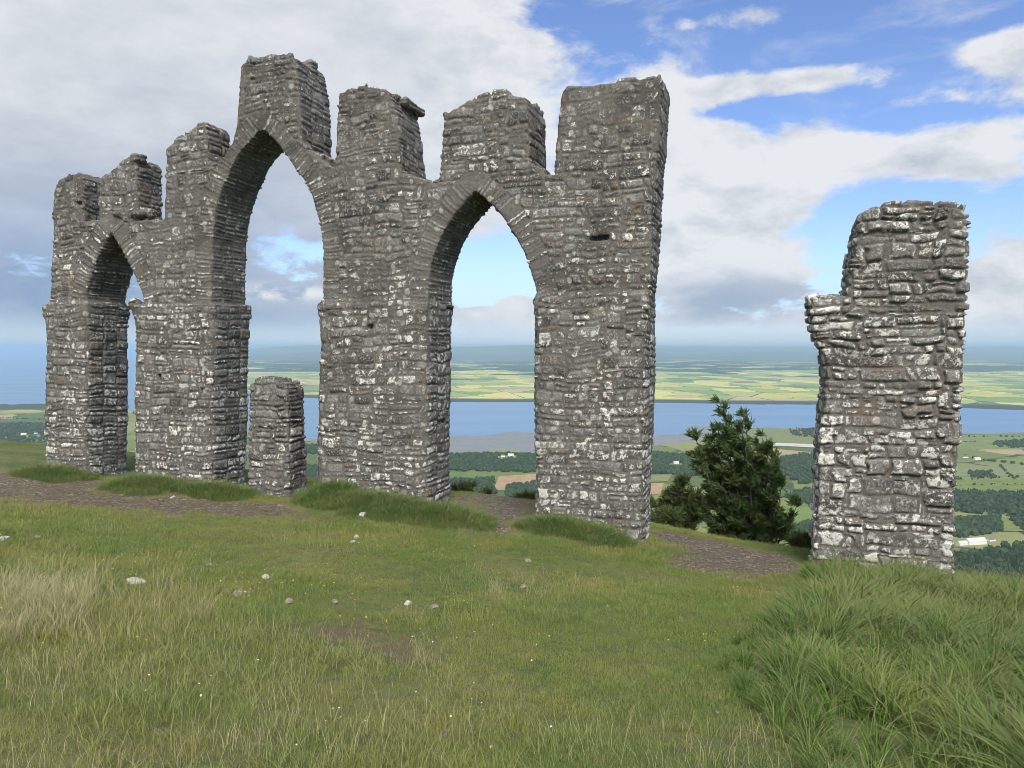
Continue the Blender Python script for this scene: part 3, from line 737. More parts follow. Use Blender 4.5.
def tuft(rg, n, h0, h1, spread, width, bend, wind=(0, 0), dry=0.15, segs=3, fan=0.9):
    """mesh of n curved grass blades"""
    a = rg.uniform(0, 2 * math.pi, n); r = spread * np.sqrt(rg.uniform(0, 1, n))
    bx, by = r * np.cos(a), r * np.sin(a)
    la = a + rg.normal(0, fan, n); h = rg.uniform(h0, h1, n); bd = h * bend * rg.uniform(0.3, 1.3, n)
    dx_, dy_ = np.cos(la) * bd + wind[0] * h, np.sin(la) * bd + wind[1] * h
    fa = rg.uniform(0, math.pi, n); sx, sy = np.cos(fa) * width / 2, np.sin(fa) * width / 2
    V = np.zeros((n, (segs + 1) * 2, 3)); al = np.zeros((n, (segs + 1) * 2))
    for i in range(segs + 1):
        s = i / segs; wv = (1 - s) ** 0.7 * rg.uniform(0.7, 1.3, n) if i < segs else np.full(n, 0.08)
        cx_, cy_ = bx + dx_ * s * s, by + dy_ * s * s; cz = h * (s - 0.28 * bend * s * s * s) - 0.015 * (i == 0)
        V[:, 2 * i] = np.stack([cx_ - sx * wv, cy_ - sy * wv, cz], 1); V[:, 2 * i + 1] = np.stack([cx_ + sx * wv, cy_ + sy * wv, cz], 1)
        al[:, 2 * i:2 * i + 2] = s
    k = (segs + 1) * 2
    base = np.arange(n)[:, None] * k
    F = np.concatenate([base + np.array([2 * i, 2 * i + 1, 2 * i + 3, 2 * i + 2]) for i in range(segs)], 0)
    br = np.repeat((rg.uniform(0, 1, n) < dry) * rg.uniform(0.5, 1.4, n), k)
    return V.reshape(-1, 3), F, al.ravel(), br
def tuft_set(name, material, count, seed, **kw):
    col = bpy.data.collections.new(name)
    for i in range(count):
        V, F, al, br = tuft(np.random.default_rng(seed + i), **kw)
        me = mesh_np(name, V, F); fattr(me, 'along', al); fattr(me, 'blade_rnd', br); me.materials.append(material)
        col.objects.link(bpy.data.objects.new('tuft', me))
    return col
def scatter(name, pts, scl, col, ncol, seed, lean=0.0, label=None):
    """one object that grows tufts at its points"""
    rg = np.random.default_rng(seed); n = len(pts)
    me = bpy.data.meshes.new(name); me.vertices.add(n); me.vertices.foreach_set('co', np.ascontiguousarray(pts, np.float32).ravel())
    rot = np.stack([rg.normal(0, lean, n), rg.normal(0, lean, n), rg.uniform(0, 2 * math.pi, n)], 1)
    a = me.attributes.new('turn', 'FLOAT_VECTOR', 'POINT'); a.data.foreach_set('vector', rot.astype(np.float32).ravel())
    fattr(me, 'size', scl)
    a = me.attributes.new('pick', 'INT', 'POINT'); a.data.foreach_set('value', rg.integers(0, ncol, n).astype(np.int32))
    o = obj(name, me); tag(o, label, kind='stuff')
    g = bpy.data.node_groups.new(name, 'GeometryNodeTree')
    g.interface.new_socket('Geometry', in_out='INPUT', socket_type='NodeSocketGeometry'); g.interface.new_socket('Geometry', in_out='OUTPUT', socket_type='NodeSocketGeometry')
    gi, go = g.nodes.new('NodeGroupInput'), g.nodes.new('NodeGroupOutput')
    ci = g.nodes.new('GeometryNodeCollectionInfo'); ci.inputs['Collection'].default_value = col
    ci.inputs['Separate Children'].default_value = True; ci.inputs['Reset Children'].default_value = True
    ip = g.nodes.new('GeometryNodeInstanceOnPoints'); ip.inputs['Pick Instance'].default_value = True
    def na(nm, ty):
        k = g.nodes.new('GeometryNodeInputNamedAttribute'); k.data_type = ty; k.inputs[0].default_value = nm
        return [s for s in k.outputs if s.enabled and s.name == 'Attribute'][0]
    er = g.nodes.new('FunctionNodeEulerToRotation')
    L = g.links.new
    L(gi.outputs[0], ip.inputs['Points']); L(ci.outputs[0], ip.inputs['Instance']); L(na('pick', 'INT'), ip.inputs['Instance Index'])
    L(na('turn', 'FLOAT_VECTOR'), er.inputs[0]); L(er.outputs[0], ip.inputs['Rotation']); L(na('size', 'FLOAT'), ip.inputs['Scale'])
    L(ip.outputs[0], go.inputs[0])
    md = o.modifiers.new('grow', 'NODES'); md.node_group = g
    return o

def frustum_pts(n, r0, r1, seed, power=1.0, a0=-40, a1=40):
    rg = np.random.default_rng(seed)
    s = rg.uniform(0, 1, n); r = (r0 ** power + s * (r1 ** power - r0 ** power)) ** (1 / power)
    a = np.radians(rg.uniform(a0, a1, n)); return r * np.sin(a), r * np.cos(a)
def solid_foot(x, y):                                 # under the masonry
    u, v = uv_of(x, y); m_ = np.zeros(len(u), bool)
    for a, b in ((45, 88), (134, 214), (250, 302), (317, 428), (534, 642), (817, 955)):
        m_ |= (u > wp(a, 400)[0] + 0.03) & (u < wp(b, 400)[0] - 0.03) & (v < 0.03) & (v > -DEP)
    return m_

G_LAWN = leaf_mat('lawn grass', (0.125, 0.210, 0.045), (0.215, 0.245, 0.070), (0.27, 0.26, 0.125), 0.7, dry=(0.28, 0.25, 0.13))
G_MOUND = leaf_mat('mound grass', (0.090, 0.160, 0.044), (0.140, 0.190, 0.065), (0.19, 0.205, 0.095), 1.2, dry_amt=0.2)
G_TALL = leaf_mat('tall grass', (0.060, 0.148, 0.024), (0.130, 0.205, 0.042), (0.25, 0.235, 0.12), 1.1, dry=(0.22, 0.20, 0.09), dry_amt=0.25)
G_DRY = leaf_mat('dry grass', (0.36, 0.34, 0.19), (0.25, 0.27, 0.11), (0.48, 0.45, 0.31), 1.2, dry=(0.42, 0.38, 0.25))

def grass():
    # short turf
    x, y = frustum_pts(46000, 2.2, 17.5, 101, 1.25)
    pm = path_mask(x, y); keep = ((pm + 0.5 * RND.uniform(-1, 1, len(x)) ** 3 > 0.02) | (RND.uniform(0, 1, len(x)) < 0.10 * (fbm(x * 1.1, y * 1.1, seed=74) > 0))) & (RND.uniform(0, 1, len(x)) < 0.25 + pm / 0.55) & ~solid_foot(x, y) & ~(inside(x, y, TALL) & (poly_dist(x, y, TALL) < -0.25))
    bare = np.minimum(poly_dist(x, y, BARE), poly_dist(x, y, BARE2)); rg = np.random.default_rng(5)
    keep &= ~((bare < 0.1) & (rg.uniform(0, 1, len(x)) < 0.5))
    x, y = x[keep], y[keep]; r = np.hypot(x, y)
    sz = (0.75 + 0.5 * fbm(x * 0.8, y * 0.8, seed=73)) * np.clip(0.45 + 0.06 * r, 0.5, 1.1) * rg.uniform(0.6, 1.3, len(x))
    col = tuft_set('lawn_tuft', G_LAWN, 8, 900, n=34, h0=0.02, h1=0.06, spread=0.13, width=0.0052, bend=0.8, wind=(-0.15, 0.05), dry=0.22)
    scatter('lawn', np.stack([x, y, ground_z(x, y)], 1), sz, col, 8, 11, 0.1)
    # longer wisps in the foreground
    x, y = frustum_pts(6500, 2.4, 12, 102, 1.2)
    wsp = fbm(x * 0.6 + 5, y * 0.6, seed=77) + 0.30 * sstep(x / y, 0.12, -0.25) - 0.22 * sstep(y, 4.0, 3.3) - 0.20
    keep = (path_mask(x, y) > 0.15) & ~solid_foot(x, y) & (wsp > 0.0) & (poly_dist(x, y, TALL) > -0.2) & (poly_dist(x, y, BARE) > 0.15)
    x, y = x[keep], y[keep]
    col = tuft_set('wisp_tuft', G_LAWN, 8, 940, n=13, h0=0.05, h1=0.15, spread=0.10, width=0.0042, bend=0.75, wind=(-0.2, 0.0), dry=0.35)
    scatter('meadow_grass', np.stack([x, y, ground_z(x, y)], 1), rg.uniform(0.6, 1.2, len(x)), col, 8, 12, 0.12)
    # straw coloured grass on the left
    x, y = frustum_pts(14000, 3.0, 9, 103, 1.2, -44, -5)
    d = poly_dist(x, y, DRY); keep = (d < 0.05) | ((d < 0.9) & (rg.uniform(0, 1, len(x)) < 0.15))
    x, y = x[keep], y[keep]
    keep = rg.uniform(0, 1, len(x)) < 0.30; x, y = x[keep], y[keep]
    col = tuft_set('straw_tuft', G_DRY, 6, 960, n=13, h0=0.12, h1=0.30, spread=0.09, width=0.0036, bend=0.7, wind=(0.25, 0.0), dry=0.4)
    scatter('straw_grass', np.stack([x, y, ground_z(x, y)], 1), rg.uniform(0.6, 1.2, len(x)), col, 6, 13, 0.12)
    # thin pale seed stalks here and there
    x, y = frustum_pts(5200, 3.2, 13, 113, 1.2); k = (fbm(x * 0.55, y * 0.8, seed=79) > 0.05 + 0.22 * sstep(x / y, -0.2, 0.15)) & (path_mask(x, y) > 0.2) & ~solid_foot(x, y) & (poly_dist(x, y, TALL) > -0.1)
    x, y = x[k], y[k]
    col = tuft_set('stalk_tuft', G_DRY, 6, 970, n=5, h0=0.07, h1=0.19, spread=0.12, width=0.0032, bend=0.6, wind=(0.1, 0.0), dry=0.4)
    scatter('seed_stalks', np.stack([x, y, ground_z(x, y)], 1), rg.uniform(0.6, 1.2, len(x)), col, 6, 19, 0.12)
    # rank grass round the feet of the ruin
    x, y = frustum_pts(60000, 9.5, 18, 104, 1.0); u, v = uv_of(x, y)
    s = np.zeros(len(x))
    for mu, mv, su, sv, h_ in MOUNDS[:-2]: s = np.maximum(s, np.exp(-((u - mu) / (su * 1.1)) ** 2 - ((v - mv) / (sv * 1.15)) ** 2))
    keep = (s + 0.28 * fbm(x * 2.2, y * 2.2, seed=83) > 0.34) & ~solid_foot(x, y) & (v > -0.02); x, y, s = x[keep], y[keep], s[keep]
    col = tuft_set('rank_tuft', G_MOUND, 6, 980, n=24, h0=0.08, h1=0.20, spread=0.13, width=0.007, bend=0.9, wind=(0.0, 0.0), dry=0.06)
    scatter('rank_grass', np.stack([x, y, ground_z(x, y)], 1), (0.45 + 0.75 * s) * rg.uniform(0.7, 1.2, len(x)), col, 6, 14, 0.15)
    # tall tussocks on the right
    x = rg.uniform(0.6, 12, 11000); y = rg.uniform(1.7, 12.2, 11000)
    d = poly_dist(x, y, TALL); keep = (d < 0.0) & ~solid_foot(x, y) & (x < y * 0.86 + 0.6); x, y, d = x[keep], y[keep], d[keep]
    clump = vnoise(x * 1.5, y * 1.5, 0 * x, 91)
    keep = rg.uniform(0, 1, len(x)) < np.clip(0.55 + 0.6 * clump, 0.45, 1.0); x, y, d, clump = x[keep], y[keep], d[keep], clump[keep]
    sz = (0.72 + 0.30 * clump) * np.clip(0.45 - d * 1.0, 0.45, 1.0) * rg.uniform(0.75, 1.2, len(x))
    col = tuft_set('tussock', G_TALL, 10, 1000, n=48, h0=0.18, h1=0.54, spread=0.10, width=0.0155, bend=0.85, wind=(-0.16, -0.05), dry=0.20, segs=5, fan=0.45)
    scatter('tall_grass', np.stack([x, y, ground_z(x, y)], 1), sz, col, 10, 15, 0.16)
grass()

# ---- tiny wild flowers, pebbles
def disc_set(name, color, rad, stem):
    m, t = mat(name); principled(t, color, 0.7, None, 0.2)
    V = [(0, 0, stem)]; F = []
    for i in range(6):
        a = i / 6 * 2 * math.pi; V.append((rad * math.cos(a), rad * math.sin(a), stem + rad * 0.35))
    for i in range(6): F.append((0, 1 + i, 1 + (i + 1) % 6))
    k = len(V); V += [(-0.001, 0, 0), (0.001, 0, 0), (0, 0, stem)]; F.append((k, k + 1, k + 2))
    c = bpy.data.collections.new(name); me = mesh_np(name, np.array(V), np.array(F)); me.materials.append(m)
    c.objects.link(bpy.data.objects.new('flower', me)); return c
def flowers():
    rg = np.random.default_rng(55)
    x, y = frustum_pts(1500, 5.5, 13, 201, 1.3); k = (fbm(x * 0.5, y * 0.5, seed=93) > 0.12) & (path_mask(x, y) > 0.2) & (poly_dist(x, y, TALL) > 0) & ~solid_foot(x, y)
    x, y = x[k], y[k]
    scatter('buttercups', np.stack([x, y, ground_z(x, y)], 1), rg.uniform(0.6, 1.2, len(x)), disc_set('buttercup', (0.62, 0.50, 0.03), 0.0065, 0.08), 1, 16, 0.3)
    x, y = frustum_pts(480, 2.5, 9, 202, 1.3); k = (fbm(x * 0.7, y * 0.7, seed=95) > 0.10) & (poly_dist(x, y, TALL) > 0)
    x, y = x[k], y[k]
    scatter('clover_flowers', np.stack([x, y, ground_z(x, y)], 1), rg.uniform(0.6, 1.1, len(x)), disc_set('clover', (0.66, 0.64, 0.56), 0.0065, 0.06), 1, 17, 0.3)
flowers()

def rock_mesh(name, sx, sy, sz, seed, sub=3):
    bm = bmesh.new(); bmesh.ops.create_icosphere(bm, subdivisions=sub, radius=1.0)
    co = np.array([v.co[:] for v in bm.verts]); F = np.array([[v.index for v in f.verts] for f in bm.faces]); bm.free()
    rg = np.random.default_rng(seed)
    for _ in range(9):                                  # cleave flat facets
        d = rg.normal(size=3); d /= np.linalg.norm(d); lim = rg.uniform(0.55, 0.85)
        over = np.clip(co @ d - lim, 0, None); co = co - over[:, None] * d * 0.9
    co = co * (1 + 0.16 * fbm(co[:, 0] * 2.2 + seed, co[:, 1] * 1.8, co[:, 2] * 1.8, seed, 3))[:, None]
    return mesh_np(name, co * np.array((sx, sy, sz)), F, False)
def rock_mat(name, c1, c2):
    m, t = mat(name); pos = t.n('ShaderNodeTexCoord').outputs['Object']
    n = t.noise(pos, 18, 6, 0.7); principled(t, t.mix(t.ss(n, 0.35, 0.65), c1, c2), 0.9, bump(t, n, 0.6, 0.01), 0.2); return m
R_PALE = rock_mat('pale stone', (0.30, 0.29, 0.27), (0.55, 0.54, 0.51))
R_GREY = rock_mat('grey stone', (0.14, 0.122, 0.095), (0.30, 0.268, 0.222))
R_DARK = rock_mat('dark stone', (0.078, 0.064, 0.046), (0.150, 0.126, 0.094))
ROCKS = [(135, 584, .105, .045, R_PALE, 'flat pale stone lying in the grass beside the straw coloured grass'),
         (240, 596, .085, .04, R_GREY, 'grey half buried stone, largest of the row across the lawn'),
         (289, 604, .045, .04, R_GREY, 'small upright grey stone just right of the largest half buried stone'),
         (335, 604, .050, .025, R_GREY, 'low grey stone in the middle of the row on the lawn'),
         (408, 605, .062, .035, R_PALE, 'pale rounded stone near the bare earth patch, brightest of the row'),
         (435, 608, .050, .025, R_GREY, 'low grey stone at the right end of the row on the lawn'),
         (209, 566, .055, .025, R_GREY, 'flat grey stone left of a paler one on the upper lawn'),
         (266, 579, .045, .035, R_PALE, 'small pale stone behind the largest half buried stone'),
         (363, 517, .080, .05, R_PALE, 'white stone on the mound before the middle arch pier'),
         (357, 539, .055, .05, R_PALE, 'white stone standing a little below the mound'),
         (353, 543, .040, .025, R_PALE, 'smallest white chip touching the stone below the mound'),
         (4, 540, .085, .035, R_PALE, 'flat pale stone at the far left edge of the lawn'),
         (38, 538, .060, .022, R_GREY, 'flat grey slab right of the stone at the lawn\'s left edge'),
         (173, 499, .055, .04, R_PALE, 'pale stone lying on the dark gravel path'),
         (445, 740, .020, .022, R_DARK, 'dark small stone in the nearest grass'),
         (491, 750, .014, .010, R_PALE, 'tiny pale pebble in the nearest grass'),
         (717, 714, .016, .012, R_GREY, 'small grey pebble on the turf beside the tall grass'),
         (524, 588, .05, .03, R_GREY, 'grey stone on the turf below the right arch'),
         (528, 562, .06, .03, R_GREY, 'flat grey stone at the foot of the path through the right arch'),
         (749, 541, .045, .11, R_PALE, 'upright white stone in front of the windswept conifer')]
for i, (px, py, r, h_, m_, lb_) in enumerate(ROCKS):
    p = gp(px, py); me = rock_mesh('rock', r, r * 0.75, h_, 300 + i)
    o = obj('rock', me, m_); o.location = (p[0], p[1], gz(*p) + h_ * 0.12 + 0.008); o.rotation_euler = (0, 0, i * 1.3)
    tag(o, lb_, 'stone', 'loose stones on the grass')
def pebbles():
    c = bpy.data.collections.new('pebble')
    for i in range(5):
        me = rock_mesh('pebble', 1, 0.8, 0.55, 400 + i, 2); me.materials.append((R_GREY, R_DARK, R_DARK, R_DARK, R_GREY)[i]); c.objects.link(bpy.data.objects.new('pebble', me))
    x, y = frustum_pts(42000, 10.0, 20, 203, 1.0); k = (path_mask(x, y) < 0.12) & ~solid_foot(x, y); x, y = x[k], y[k]
    rg = np.random.default_rng(8)
    scatter('gravel', np.stack([x, y, ground_z(x, y)], 1), 0.005 + 0.020 * rg.uniform(0, 1, len(x)) ** 5 + 0.035 * (rg.uniform(0, 1, len(x)) < 0.006), c, 5, 18, 0.3)
pebbles()

# ------------------------------------------------------------------ windswept conifer and shrubs
M_BARK, t = mat('bark'); pos = t.n('ShaderNodeTexCoord').outputs['Object']
principled(t, t.mix(t.noise(t.scale(pos, (1, 1, 0.2)), 30, 5), (0.05, 0.042, 0.035), (0.14, 0.12, 0.10)), 0.95)
def foliage_mat(name, c1, c2, c3):
    m, t = mat(name); rnd_ = t.attr('blade_rnd')
    pos = t.n('ShaderNodeNewGeometry').outputs['Position']
    c = t.mix(rnd_, c1, c2); c = t.mix(t.ss(t.noise(pos, 2.4, 4, 0.6), 0.45, 0.7, 0, 0.7), c, c3)
    d = t.n('ShaderNodeBsdfPrincipled'); t.put(d.inputs['Base Color'], c); d.inputs['Roughness'].default_value = 0.6; d.inputs['Specular IOR Level'].default_value = 0.25
    tr = t.n('ShaderNodeBsdfTranslucent'); t.put(tr.inputs[0], c); mx = t.n('ShaderNodeMixShader'); mx.inputs[0].default_value = 0.2
    t.t.links.new(d.outputs[0], mx.inputs[1]); t.t.links.new(tr.outputs[0], mx.inputs[2]); t.t.links.new(mx.outputs[0], t.n('ShaderNodeOutputMaterial').inputs[0])
    return m
M_SPRUCE = foliage_mat('spruce needles', (0.068, 0.122, 0.046), (0.130, 0.195, 0.068), (0.16, 0.175, 0.068))
M_SHRUB = foliage_mat('shrub leaves', (0.058, 0.090, 0.032), (0.105, 0.140, 0.048), (0.12, 0.115, 0.052))

def tube(V, F, pts, rads, k=6):
    pts = np.array(pts, float); base = len(V)
    for i, (p, r) in enumerate(zip(pts, rads)):
        d = pts[min(i + 1, len(pts) - 1)] - pts[max(i - 1, 0)]; d /= np.linalg.norm(d) + 1e-9
        a = np.cross(d, (0.3, 0.9, 0.1)); a /= np.linalg.norm(a); b_ = np.cross(d, a)
        for j in range(k):
            s = 2 * math.pi * j / k; V.append(p + r * (math.cos(s) * a + math.sin(s) * b_))
    for i in range(len(pts) - 1):
        for j in range(k):
            F.append((base + i * k + j, base + i * k + (j + 1) % k, base + (i + 1) * k + (j + 1) % k, base + (i + 1) * k + j))
def conifer(name, base, stems, wind, seed, leafm, label, cat, n_br=28, leaf=(0.085, 0.020), len_k=1.0):
    """stems: list of tips (dx,dy,height,spread)"""
    rg = np.random.default_rng(seed); WV, WF = [], []; P, D, L = [], [], []
    wind = np.array(wind, float)
    for (sx, sy, sh, sp) in stems:
        b0 = np.array((sx * 0.25 + rg.normal(0, .04), sy * 0.25, -0.15)); tip = np.array((sx, sy, sh))
        stem = [b0 + (tip - b0) * s + wind * (s * s - s) * 0.25 * sh for s in np.linspace(0, 1, 8)]
        tube(WV, WF, stem, [0.028 * sh / 3 * (1 - 0.9 * s) + 0.003 for s in np.linspace(0, 1, 8)])
        for bi in range(int(n_br * sh / 2.5)):
            s = 1 - rg.uniform(0, 1) ** 1.15 * 0.95
            i = min(int(s * 7), 6); o_ = stem[i] + (stem[i + 1] - stem[i]) * (s * 7 - i)
            ln = sp * (0.16 + 0.92 * (1 - s) ** 0.75) * rg.uniform(0.55, 1.15) * len_k
            a = rg.uniform(0, 2 * math.pi); d0 = np.array((math.cos(a), math.sin(a), rg.uniform(0.0, 0.35)))
            bp = [o_]; d = d0.copy(); nseg = 6
            for q in range(nseg):
                d = d + wind * 0.20 + np.array((0, 0, 0.05)); d /= np.linalg.norm(d); bp.append(bp[-1] + d * ln / nseg)
            tube(WV, WF, bp[::2], [0.011 * (1 - q / 4) + 0.002 for q in range(len(bp[::2]))], 4)
            bp = np.array(bp)
            nt_ = int(14 + 34 * ln)
            for q in range(nt_):
                f_ = rg.uniform(0.18, 1.0) * nseg; k = min(int(f_), nseg - 1); pp = bp[k] + (bp[k + 1] - bp[k]) * (f_ - k)
                ax = (bp[k + 1] - bp[k]); ax /= np.linalg.norm(ax)
                td = ax * 0.75 + rg.normal(0, 0.5, 3) * (1, 1, 0.7) + wind * 0.65; td /= np.linalg.norm(td)
                tl = rg.uniform(0.07, 0.20) * (1 - 0.35 * f_ / nseg)
                nn = rg.integers(5, 9); ts = np.linspace(0.1, 1, nn)
                for s2 in ts:
                    P.append(pp + td * tl * s2 + rg.normal(0, 0.012, 3)); dd = td + rg.normal(0, 0.28, 3); D.append(dd / np.linalg.norm(dd)); L.append(rg.uniform(0.6, 1.2))
    P, D, L = np.array(P), np.array(D), np.array(L)[:, None]
    sd = np.cross(D, rg.normal(size=D.shape)); sd /= np.linalg.norm(sd, axis=1)[:, None] + 1e-9
    a = P - sd * leaf[1] / 2; b_ = P + sd * leaf[1] / 2; tipv = P + D * leaf[0] * L
    n = len(P); V = np.stack([a, b_, tipv + sd * leaf[1] * 0.15, tipv - sd * leaf[1] * 0.15], 1).reshape(-1, 3)
    F = np.arange(4 * n).reshape(-1, 4)
    root = empty(name, base); tag(root, label, cat)
    obj('trunk', mesh_np('trunk', np.array(WV), np.array(WF), True), M_BARK, root)
    me = mesh_np('crown', V, F); fattr(me, 'blade_rnd', np.repeat(rg.uniform(0, 1, n), 4)); obj('crown', me, leafm, root)
    return root

def at_depth(px, py, d):
    r = ray(px, py); s = d / r[1]; return r * s
def tree_spot(px, py, d):
    p = at_depth(px, py, d); return np.array((p[0], p[1], min(p[2], gz(p[0], p[1]) + 0.05)))
def trees():
    d = 16.5; base = at_depth(748, 549, d); base[2] = min(base[2], gz(base[0], base[1]) + 0.1)
    def tipof(px, py, sp, dy_=0.0):
        p = at_depth(px, py, d + dy_); return (p[0] - base[0], p[1] - base[1], p[2] - base[2], sp)
    ex = [686, 693, 700, 712, 721, 733, 744, 760, 775, 787, 797, 806]; ey = [476, 440, 434, 420, 402, 417, 413, 430, 446, 466, 492, 528]
    rt = np.random.default_rng(77); st = [tipof(720, 402, 0.46), tipof(743, 413, 0.5, 0.2), tipof(766, 434, 0.5, -0.2), tipof(694, 436, 0.38, -0.2)]
    for px in np.linspace(690, 804, 18):
        k = rt.uniform(6, 46); st.append(tipof(px + rt.normal(0, 2), min(np.interp(px, ex, ey) + k, 534), rt.uniform(0.42, 0.62), rt.uniform(-0.6, 0.5)))
    conifer('windswept_conifer', tuple(base), st, (-0.95, 0.0, 0.50), 21, M_SPRUCE, 'dark green windswept conifer leaning left beside the gravel path', 'tree', n_br=28, leaf=(0.10, 0.024), len_k=1.1)
    base = at_depth(678, 531, 16.0); base[2] = min(base[2], gz(base[0], base[1]) + 0.1); b0 = base
    def tip2(px, py, sp, dy_=0.0):
        p = at_depth(px, py, 16.0 + dy_); return (p[0] - b0[0], p[1] - b0[1], p[2] - b0[2], sp)
    conifer('leafy_bush', tuple(base), [tip2(684, 480, 0.45), tip2(668, 494, 0.42, .2), tip2(655, 502, 0.4, .3), tip2(698, 496, 0.42, -.1), tip2(690, 508, .4, -.3), tip2(664, 512, .4, -.3)], (-0.35, 0, 0.3), 22, M_SHRUB, 'olive green bush left of the windswept conifer', 'bush', n_br=95, len_k=0.9)
    for k, (px, py, dd, hgt, sp, lb_) in enumerate([(806, 556, 14.2, 0.35, 0.28, 'low dark shrub close against the lone pillar'),
                                               (464, 497, 17.2, 0.20, 0.20, 'small green shrub on the brink, left side of the right arch'),
                                               (484, 499, 17.6, 0.12, 0.20, 'low shrub on the brink right of the small green one'),
                                               (526, 499, 17.4, 0.08, 0.16, 'low shrub on the brink beside the right arch pier'),
                                               (668, 529, 15.2, 0.34, 0.28, 'small shrub under the olive green bush')]):
        p = at_depth(px, py, dd); z = gz(p[0], p[1]); hgt = hgt + max(0, p[2] - z)
        conifer('shrub', (p[0], p[1], z), [(0, 0, hgt, sp), (0.16, 0.05, hgt * 0.8, sp), (-0.17, -0.04, hgt * 0.75, sp), (0.05, -.12, hgt * 0.7, sp)], (-0.3, 0, 0.3), 40 + k, M_SHRUB, lb_, 'shrub', n_br=110, len_k=0.8)['group'] = 'shrubs along the brink'
trees()

# ------------------------------------------------------------------ the low country: woods, hedges, fields, houses
M_WOOD, t = mat('far wood leaves'); pos = t.n('ShaderNodeNewGeometry').outputs['Position']
principled(t, t.mix(t.attr('blade_rnd'), (0.022, 0.042, 0.020), (0.052, 0.078, 0.032)), 0.9, None, 0.1)
def proto_tree(kind, seed):
    rg = np.random.default_rng(seed); bm = bmesh.new()
    if kind == 'conifer':
        bmesh.ops.create_cone(bm, cap_ends=False, segments=7, radius1=0.30, radius2=0.02, depth=1.0)
        bmesh.ops.subdivide_edges(bm, edges=bm.edges[:], cuts=1)
        bmesh.ops.triangulate(bm, faces=bm.faces[:])
        co = np.array([v.co[:] for v in bm.verts]); co[:, 2] += 0.5; co = co + rg.normal(0, 0.035, co.shape)
    else:
        bmesh.ops.create_icosphere(bm, subdivisions=2, radius=0.5)
        co = np.array([v.co[:] for v in bm.verts]); co = co * (1 + 0.35 * vnoise(co[:, 0] * 4 + seed, co[:, 1] * 4, co[:, 2] * 4, seed))[:, None]
        co[:, :2] *= 0.95; co[:, 2] += 0.5
    F = np.array([[v.index for v in f.verts] for f in bm.faces]); bm.free(); return co, F
PROT = {k: [proto_tree(k, s) for s in range(4)] for k in ('conifer', 'broad')}
HOUSES = [(975, 546), (962, 547), (991, 543), (503, 458), (511, 457), (676, 465), (24, 436), (36, 435), (977, 461), (965, 459)]
H_XY = [pl(*p) for p in HOUSES]
def wood_from(name, x, y, h0, h1, con, seed, label):
    rg = np.random.default_rng(seed); V, F, B = [], [], []; off = 0
    for hx, hy in H_XY:                                 # clearings round the houses
        k = (np.abs(x - hx - (y - hy) * hx / hy) > 26) | (y > hy + 20) | (y < hy - 95); x, y = x[k], y[k]
    z = ground_z(x, y)
    for i in range(len(x)):
        kind = 'conifer' if rg.uniform() < con else 'broad'
        co, f = PROT[kind][rg.integers(4)]; h_ = rg.uniform(h0, h1); wd_ = h_ * rg.uniform(0.75, 1.25)
        a = rg.uniform(0, 6.28); c_, s_ = math.cos(a), math.sin(a)
        q = np.stack([(co[:, 0] * c_ - co[:, 1] * s_) * wd_ + x[i], (co[:, 0] * s_ + co[:, 1] * c_) * wd_ + y[i], co[:, 2] * h_ + z[i] - 0.3], 1)
        V.append(q); F.append(f + off); off += len(co); B.append(np.full(len(co), rg.uniform()))
    if not V: return
    me = mesh_np(name, np.concatenate(V), np.concatenate(F)); fattr(me, 'blade_rnd', np.concatenate(B))
    tag(obj(name, me, M_WOOD), label, kind='stuff')
def wood(pts, sp, h0, h1, con, seed, label, cap=2600):
    P = np.array([pl(*p) for p in pts]); rg = np.random.default_rng(seed)
    x0, y0 = P.min(0); x1, y1 = P.max(0); ar = (x1 - x0) * (y1 - y0); n = min(int(ar / sp ** 2), 40000)
    x, y = rg.uniform(x0, x1, n), rg.uniform(y0, y1, n); d = poly_dist(x, y, P)
    k = d < 12 * vnoise(x / 45, y / 45, 0 * x, seed) ; x, y = x[k][:cap], y[k][:cap]
    wood_from('far_wood', x, y, h0, h1, con, seed, label)
def hedgerow(pts, sp, h0, h1, seed, label):
    P = np.array([pl(*p) for p in pts]); rg = np.random.default_rng(seed); X_, Y_ = [], []
    for a, b_ in zip(P[:-1], P[1:]):
        n = max(2, int(np.hypot(*(b_ - a)) / sp))
        for s in rg.uniform(0, 1, n):
            X_.append(a[0] + (b_[0] - a[0]) * s + rg.normal(0, 3)); Y_.append(a[1] + (b_[1] - a[1]) * s + rg.normal(0, 5))
    k = rg.uniform(0, 1, len(X_)) < 0.8
    wood_from('hedgerow', np.array(X_)[k], np.array(Y_)[k], h0, h1, 0.1, seed, label)
# right of the lone pillar
wood([(900, 558), (1000, 551), (1120, 545), (1160, 592), (900, 592)], 7.5, 11, 19, 0.85, 501, 'dark conifer wood at the foot of the hill')
wood([(880, 528), (960, 522), (1002, 520), (1004, 534), (985, 537), (880, 546)], 8.5, 9, 15, 0.3, 502, 'wood behind the white sheds')
wood([(850, 500), (955, 494), (1030, 496), (1180, 500), (1180, 524), (1030, 520), (955, 514), (850, 520)], 9.5, 10, 17, 0.45, 503, 'broad dark wood across the fields')
wood([(1010, 522), (1120, 516), (1120, 535), (1020, 535)], 9, 9, 15, 0.3, 504, 'wood east of the pale strip of field')
hedgerow([(930, 479), (970, 481), (1030, 478), (1120, 478)], 14, 5, 9, 505, 'thin hedge between two fields')
wood([(970, 474), (995, 473), (996, 480), (971, 480)], 13, 8, 13, 0.2, 506, 'two round clumps of trees on the hedge')
hedgerow([(930, 455), (960, 457), (985, 462), (1024, 466), (1090, 468)], 6, 7, 12, 507, 'line of trees running down to the shore road')
